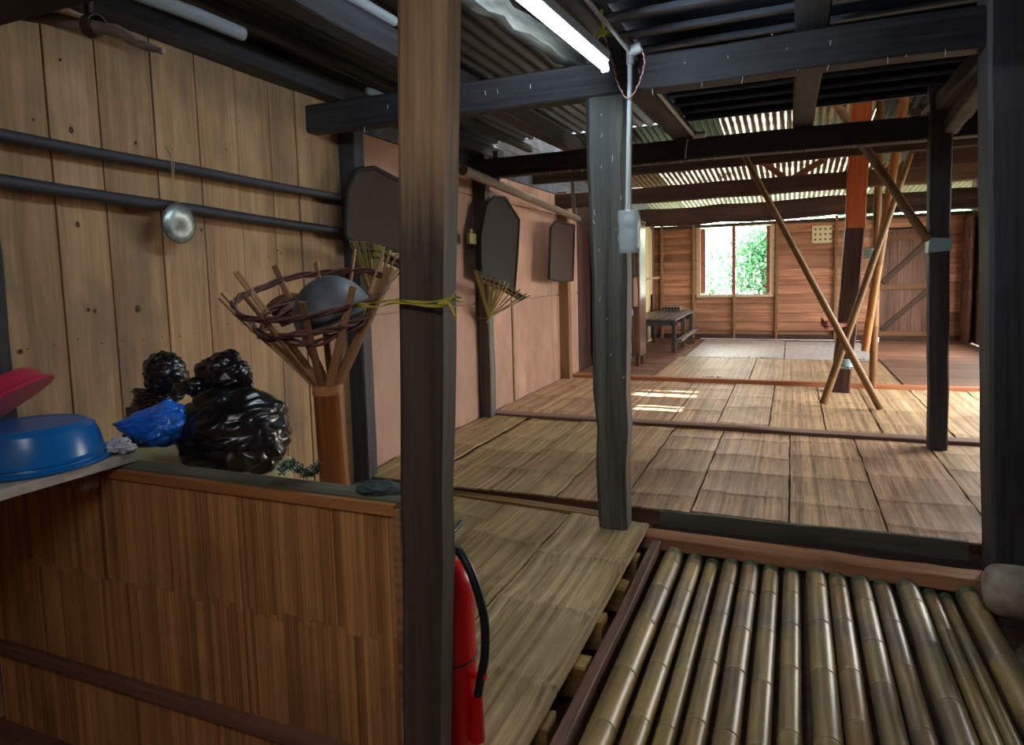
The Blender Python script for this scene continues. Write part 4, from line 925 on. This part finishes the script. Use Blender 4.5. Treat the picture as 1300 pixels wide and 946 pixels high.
# ================================================================== THINGS ON THE PINKISH WALL
def tray(pts, X, th, mat, label, cup=.03):
    """woven tray hung on the wall: outline traced on the wall plane, bowed towards the room, rolled rim"""
    P = [at(px, py, X=X) for px, py in pts]; P = [a.lerp(b, t) for a, b in zip(P, P[1:]+P[:1]) for t in (0, .5)]
    c = sum(P, Vector())/len(P); root = E('woven_tray', (X, c.y, min(p.z for p in P)), label, 'tray')
    mb = MB(); rings = []
    for t, o_ in ((1, 0), (.8, -.5), (.5, -.85), (.2, -1), (.02, -1)):
        rings.append([Vector((X+o_*cup, c.y+(p.y-c.y)*t, c.z+(p.z-c.z)*t)) for p in P])
    n = len(P); vs = [p for r in rings for p in r]; fs = [(i*n+j, i*n+(j+1) % n, (i+1)*n+(j+1) % n, (i+1)*n+j) for i in range(4) for j in range(n)]+[tuple(4*n+j for j in range(n))]
    k = len(vs); vs += [v+Vector((-th, 0, 0)) for v in vs]; fs += [tuple(reversed([a+k for a in f])) for f in fs[:]]; fs += [(j, k+j, k+(j+1) % n, (j+1) % n) for j in range(n)]
    mb.add(vs, fs); mb.build('web', M[mat], root, smooth='auto')
    mb = MB(); mb.tube(P, .016, 8, closed=True); mb.build('rim', M['woven_black'], root, smooth=True)
tray([(438, 290), (441, 240), (452, 217), (475, 213), (500, 226), (520, 236), (522, 320), (500, 318), (450, 308), (440, 302)], -2.72, .006, 'woven', 'large dark rattan tray with rounded top left of the front post')
tray([(610, 300), (617, 262), (628, 250), (641, 251), (659, 279), (656, 330), (653, 368), (640, 366), (611, 350)], -2.72, .006, 'woven_black', 'dark grey tapering woven tray above the open bamboo fan')
tray([(697, 354), (699, 290), (705, 281), (729, 286), (728, 320), (727, 356), (712, 357)], -2.66, .006, 'woven', 'small reddish-brown woven tray below the far end of the pole', .03)
def fan(apex, tips, X0, X1, label, n=11, hook=None):
    ap = at(*apex, X=X0); root = E('bamboo_fan', ap, label, 'bamboo rake')
    T = [at(*t, X=X1) for t in tips]; S_ = smooth_path(T, 8)
    for i in range(n):
        p = S_[round(i*(len(S_)-1)/(n-1))]; bar('rib', ap+(p-ap)*.02, p+(p-ap)*.03, .018, .007, M['fan'], root, n=3, jit=.001, w1=.028)
    for t in (.82, .93):
        mb = MB(); mb.tube([ap+(p-ap)*t+Vector((.008*math.sin(i*2.2), 0, .006*math.cos(i*2.2))) for i, p in enumerate(S_)], .008, 6); mb.build('weave', M['fan_dark'], root, smooth=True)
    mb = MB(); P = [[ap+(p-ap)*t+Vector((-.012, 0, 0)) for p in S_] for t in (.80, .88, .97)]; mb.grid(P, (-.006, 0, 0)); mb.build('web', M['fan_dark'], root)
    bar('hook', ap, Vector((XL+.002, ap.y, ap.z)), .012, .012, M['fan'], root, n=1, jit=0)
    bar('handle', ap+Vector((0, 0, -.0)), ap+(ap-(T[0]+T[-1])*.5)*.12, .03, .03, M['fan'], root, n=3, jit=.001)
fan((620, 404), [(604, 345), (630, 354), (650, 364), (671, 376)], -2.74, -2.52, 'open fan of split bamboo ribs hung low on the wall right of front post')
fan((474, 384), [(447, 309), (470, 311), (492, 318), (520, 332)], -2.70, -2.52, 'open fan of split bamboo ribs behind the basket')
mb = MB()
ft = E('hanging_pole', at(588, 215, X=-2.6), 'long grey-brown pole slung along the wall above the woven trays', 'pole')
pA, pB = at(588, 216, X=-2.6), at(734, 278, X=-2.6)
culm('pole', pA, pB, .045, M['stick'], ft, node=1.1, seed=8, r1=.040)
for px, py, py2 in ((632, 233, 196), (729, 275, 248)):
    a = at(px, py, X=-2.6); b = Vector((a.x-.02, a.y, 2.6)); bar('hanger', a, b, .05, .012, M['stick'], ft, n=3, jit=.001)
mb = MB(); c = at(598, 303, X=-2.757); c.y = min(c.y, 6.0); mb.box((c.x-.01, c.y-.07, c.z-.05), (c.x+.02, c.y+.07, c.z+.05)); mb.box((c.x-.01, c.y-.02, c.z+.05), (c.x+.01, c.y+.02, c.z+.09))
tag(mb.build('wooden_block', M['fan'], bevel=.004), 'small yellowish wooden block nailed to the grey wall post', 'block')

# ================================================================== SCAFFOLD OF BAMBOO ROUND THE RED POST
def bam(p0, p1, r, label, seed, color=(1, 1, 1), r1=None, node=.3):
    return tag(culm('bamboo_pole', p0, p1, r, M['bamboo_dry'], node=node, seed=seed, r1=r1, color=color), label, 'bamboo pole')
L1, L2 = at(1117, 518, Z=.02), at(1045, 513, Z=.02)
bam(L1, at(941, 190, Y=6.35), .036, 'long bamboo leaning from the cross beam down left to right, crossing at the red post', 1, (.60, .56, .47), r1=.026)
bam(L2+Vector((0, .0, 0)), at(1156, 196, Y=7.95), .038, 'bamboo leg rising from lower left to upper right across the red post', 2, (.66, .60, .50), r1=.03)
bam(at(1108, 491, Z=.02), at(1118, 120, Y=8.75), .042, 'thin upright bamboo stick right of the red post', 3, (.66, .52, .44))
bam(at(1098, 446, Y=8.05), at(1149, 118, Y=8.3), .040, 'orange bamboo hanging with its lower end clear of the floor', 4, (1.0, .74, .48), r1=.048)
bam(at(1176, 303, Y=5.77), at(1048, 112, Y=7.4), .033, 'thick bamboo brace from the blue tape up to the roof, left of taped post', 5, (.72, .68, .62), r1=.042)
def wrap(c, r, n, mat, label, name, cat, ax=(0, 0, 1), step=.012, th=.008):
    mb = MB(); ax = Vector(ax).normalized(); u = ax.orthogonal().normalized(); v = ax.cross(u); P = []
    for i in range(n*12+1): a = 2*math.pi*i/12; P.append(c+(u*math.cos(a)+v*math.sin(a))*r+ax*(i/12-n/2)*step)
    mb.tube(P, th, 6); return tag(mb.build(name, M[mat], smooth=True), label, cat)
wrap(at(1073, 462, Y=7.75), .07, 4, 'tape', 'white tape binding the crossed bamboo legs low on the red post', 'tape_binding', 'tape', ax=(0, .2, 1), step=.02, th=.012)
cr_ = MB()
for k_ in range(4):
    dz = .02*k_
    cr_.tube(smooth_path([at(1043, 404+3*k_, Y=7.55), at(1052, 414-2*k_, Y=7.5), at(1066, 411, Y=7.9), at(1086, 408+k_, Y=7.85), at(1068, 415-k_, Y=7.8), at(1050, 418-k_, Y=7.55), at(1043, 404+3*k_, Y=7.6)], 5), .010, 6)
tag(cr_.build('cord', M['redcord'], smooth=True), 'rust-red cord looped between the two crossed bamboo legs', 'cord')
wrap(at(1106, 322, Y=8.02), .055, 5, 'tape', 'grey tape binding the orange bamboo to the leaning leg', 'tape_binding', 'tape', step=.02, th=.010)
wrap(at(1109, 432, Y=8.66), .05, 3, 'tape', 'faint blue tape low on the thin upright bamboo stick', 'tape_binding', 'tape', step=.02, th=.009)
mb = MB(); pz = at(1188, 311, Y=5.8).z
rg = [[Vector((1.014+a*(1+.01*math.sin(z*50)), 5.86+b_, z+(.006 if a < 0 else -.006)*(1 if k_ else -1))) for a, b_ in ((-.074,-.074),(.074,-.074),(.074,.074),(-.074,.074))] for k_, z in enumerate((pz-.05, pz+.05))]
mb.loft(rg); tag(mb.build('tape_band', M['tape']), 'wide pale blue plastic band around the slim dark post', 'tape')
# ================================================================== FAR END: BENCH, WARDROBE, NOTICE
bn = E('bench', (-2.1, 12.9, -.012), 'dark slatted wooden bench with foot rail under the far left planks', 'bench')
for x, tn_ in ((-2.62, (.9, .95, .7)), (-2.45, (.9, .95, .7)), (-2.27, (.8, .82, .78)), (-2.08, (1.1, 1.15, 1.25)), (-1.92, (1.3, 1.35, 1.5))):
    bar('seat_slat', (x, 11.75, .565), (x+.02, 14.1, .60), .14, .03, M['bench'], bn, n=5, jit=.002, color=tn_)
for x, y in ((-1.90, 11.85), (-1.87, 12.75), (-1.84, 13.6), (-2.60, 11.85), (-2.58, 12.75), (-2.58, 13.6)):
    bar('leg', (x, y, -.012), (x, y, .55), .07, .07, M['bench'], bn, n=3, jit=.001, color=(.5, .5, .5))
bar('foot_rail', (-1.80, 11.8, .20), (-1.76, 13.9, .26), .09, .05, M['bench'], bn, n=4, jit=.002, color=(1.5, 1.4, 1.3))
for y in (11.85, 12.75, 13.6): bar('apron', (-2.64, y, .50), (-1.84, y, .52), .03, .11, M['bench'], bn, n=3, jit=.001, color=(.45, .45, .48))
bx = E('crate', (-2.28, 13.9, .60), 'small pale grey slatted box on the far end of the bench', 'box')
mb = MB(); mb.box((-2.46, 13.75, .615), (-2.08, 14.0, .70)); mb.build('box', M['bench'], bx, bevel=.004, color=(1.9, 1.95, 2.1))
mb = MB()
for i in range(6): mb.box((-2.44+i*.062, 13.742, .63), (-2.40+i*.062, 13.752, .69))
mb.build('slot', M['crack'], bx)
sf = bar('wall_shelf', (-2.72, 13.2, 1.28), (-2.40, 13.25, 1.30), .10, .04, M['win_white'], n=2, jit=.001); tag(sf, 'short pale wooden shelf on the planks above the bench', 'shelf')
wd = E('wardrobe', (-2.46, 10.2, 0), 'tall brown wardrobe with a mirror door standing against the left wall', 'wardrobe')
wX0, wX1, wY0, wY1 = -2.84, -2.10, 9.98, 10.42
mb = MB(); mb.box((wX0, wY0, .14), (wX1, wY1, 2.17)); mb.build('carcase', M['cupboard'], wd, bevel=.008)
mb = MB(); mb.box((wX0-.01, wY0-.03, 2.17), (wX1+.015, wY1, 2.205)); mb.build('cornice', M['cupboard'], wd, bevel=.006)
mb = MB(); mb.box((-2.215, wY0-.018, .18), (wX1-.008, wY0, 2.14)); wdo = mb.build('door', M['cupboard'], wd, bevel=.004, color=(1.3, 1.3, 1.1))
mb = MB(); mb.box((-2.40, wY0-.022, .18), (-2.235, wY0, 2.14)); mb.build('side_door', M['cream'], wd, bevel=.004)['label'] = 'cream door'
mb = MB(); mb.box((-2.195, wY0-.021, .9), (wX1-.028, wY0-.017, 2.08)); mb.build('mirror', M['mirror'], wdo)
mb = MB(); mb.box((-2.82, wY0-.018, .18), (-2.42, wY0, 2.14)); mb.build('door', M['cupboard'], wd, bevel=.004, color=(.7, .6, .6))
for x, y in ((wX0+.05, wY0+.05), (wX1-.05, wY0+.05), (wX0+.05, wY1-.05), (wX1-.05, wY1-.05)): bar('leg', (x, y, -.012), (x, y, .15), .05, .05, M['cupboard'], wd, n=2, jit=0, w1=.06, h1=.06)
nt = E('notice', at(1042, 308, Y=14.44), 'pale framed notice with faint drawings on the far wall', 'notice')
a, b = at(1031, 287, Y=14.46), at(1056, 308, Y=14.46)
mb = MB(); mb.box((a.x, 14.455, b.z), (b.x, 14.475, a.z)); mb.build('sheet', M['paper'], nt, bevel=.003)
mb = MB()
for i in range(4):
    for j in range(3): mb.lathe([(0, 0), (.022, 0), (.020, .002), (0, .002)], (a.x+.06+i*.09, 14.455, b.z+.07+j*.10), 8, Matrix.Rotation(math.pi/2, 3, 'X'))
mb.build('drawing', M['ink'], nt)
# stepped wooden screen / open door leaf at the far right
dl = E('door_leaf', (2.75, 13.9, 0), 'plank door leaf standing open at the far right corner', 'door')
bx0, bx1 = at(1217, 430, Z=0), at(1252, 438, Z=0); bx0.x -= .03; bx0.y -= .12; bx1 = bx0.lerp(bx1, .95); bx1.x = min(bx1.x, 2.9)
dvec = (bx1-bx0); 
mb = MB(); nrm = dvec.cross(Vector((0, 0, 1))).normalized()*.03; z = .02
while z < 2.25:
    a, b = bx0+Vector((0, 0, z)), bx0+dvec+Vector((0, 0, z)); h = Vector((0, 0, .18))
    mb.add([a, b, b+nrm, a+nrm, a+h, b+h, b+nrm+h, a+nrm+h], [(0,3,2,1),(4,5,6,7),(0,1,5,4),(1,2,6,5),(2,3,7,6),(3,0,4,7)]); z += .186
mb.build('boards', M['far_plank_z'], dl, bevel=.003)
bar('stile', bx0+dvec*.8-nrm*1.2, bx0+dvec*.8-nrm*1.2+Vector((0, 0, 2.3)), .03, .14, M['far_plank_z'], dl, n=3, jit=.001, up=dvec)
# cobweb flecks under the roof
mb = MB(); rd = random.Random(77)
for _ in range(70):
    k_ = rd.random()
    if k_ < .45: p = Vector((rd.uniform(-2.4, 1.0), 5.86, rd.choice((2.345, 2.35, 2.53))))
    elif k_ < .75: p = Vector((rd.uniform(-2.5, .9), 3.515, rd.choice((2.34, 2.52, 2.45))))
    else: p = Vector((rd.uniform(-1.0, -.78), 3.535, rd.uniform(.8, 2.3)))
    mb.tube([p, p+Vector((rd.uniform(-.008, .008), -.004, -rd.uniform(.006, .035)))], rd.uniform(.0014, .003), 4)
tag(mb.build('cobwebs', M['web'], loc=(0, 4, 2.3)), 'pale cobweb flecks clinging to beams and middle post', 'cobweb', kind='stuff')
# ================================================================== OUTSIDE: TREES
def tree(x, y, z, rx, ry, rz, n, label, mat, seed):
    r = random.Random(seed); root = E('tree', (x, y, -1.5), label, 'tree', 'trees outside the far window')
    mb = MB(); mb.tube(smooth_path([(x, y, -1.5), (x+.1, y, 0), (x-.05, y+.1, z), (x+.1, y, z+rz*.7)], 4), .08, 8); 
    tips = []
    for i in range(14):
        a = r.uniform(0, 6.28); b0 = Vector((x, y, z+r.uniform(-.8, .7)*rz)); e = Vector((x+math.cos(a)*rx*.8, y+math.sin(a)*ry*.8, b0.z+r.uniform(.1, .5))); mb.tube([b0, b0.lerp(e, .5)+Vector((0, 0, .08)), e], [.03, .02, .008], 5); tips.append(e)
    mb.build('branches', M['stick'], root, smooth=True)
    vs, fs = [], []
    mbl = MB()
    cl = [Vector((x+r.gauss(0, .5)*rx, y+r.gauss(0, .5)*ry, z+r.gauss(0, .5)*rz)) for _ in range(n//22)]
    for c in cl:
        for _ in range(22):
            p = c+Vector((r.gauss(0, .16), r.gauss(0, .16), r.gauss(0, .13))); d = Vector((r.gauss(0, 1), r.gauss(0, 1), r.gauss(-.3, .6))).normalized(); l = r.uniform(.07, .15)
            w = d.cross(Vector((r.gauss(0, 1), r.gauss(0, 1), r.gauss(0, 1)))).normalized()*l*.26; s_ = d*l; u = d.cross(w).normalized()*l*.08
            k = len(vs); vs += [p, p+s_*.5+w+u, p+s_, p+s_*.5-w+u, p+s_*.5]; fs += [(k, k+1, k+4), (k+1, k+2, k+4), (k+2, k+3, k+4), (k+3, k, k+4)]
    mbl.add(vs, fs); mbl.build('foliage', M[mat], root)
tree(-.6, 17.6, 1.6, .85, .7, 1.15, 5200, 'dense green leafy tree right outside the far window', 'leaf', 1)
tree(-2.1, 19.6, 1.4, .9, .8, 1.2, 4600, 'pale sparse tree seen through the left window half', 'leaf2', 2)
tree(1.5, 18.5, 2.2, 1.2, .8, .9, 4200, 'green tree crown showing in the gap above the far wall', 'leaf', 3)
tree(-4.0, 19.0, 2.3, 1.2, .8, .9, 2600, 'pale green tree crown beyond the left end of the far wall', 'leaf2', 4)
tree(4.0, 18.0, 2.2, 1.2, .8, 1.0, 3600, 'green tree crown beyond the far right corner', 'leaf', 5)
for o in bpy.data.objects:
    if '_o' in o: del o['_o']
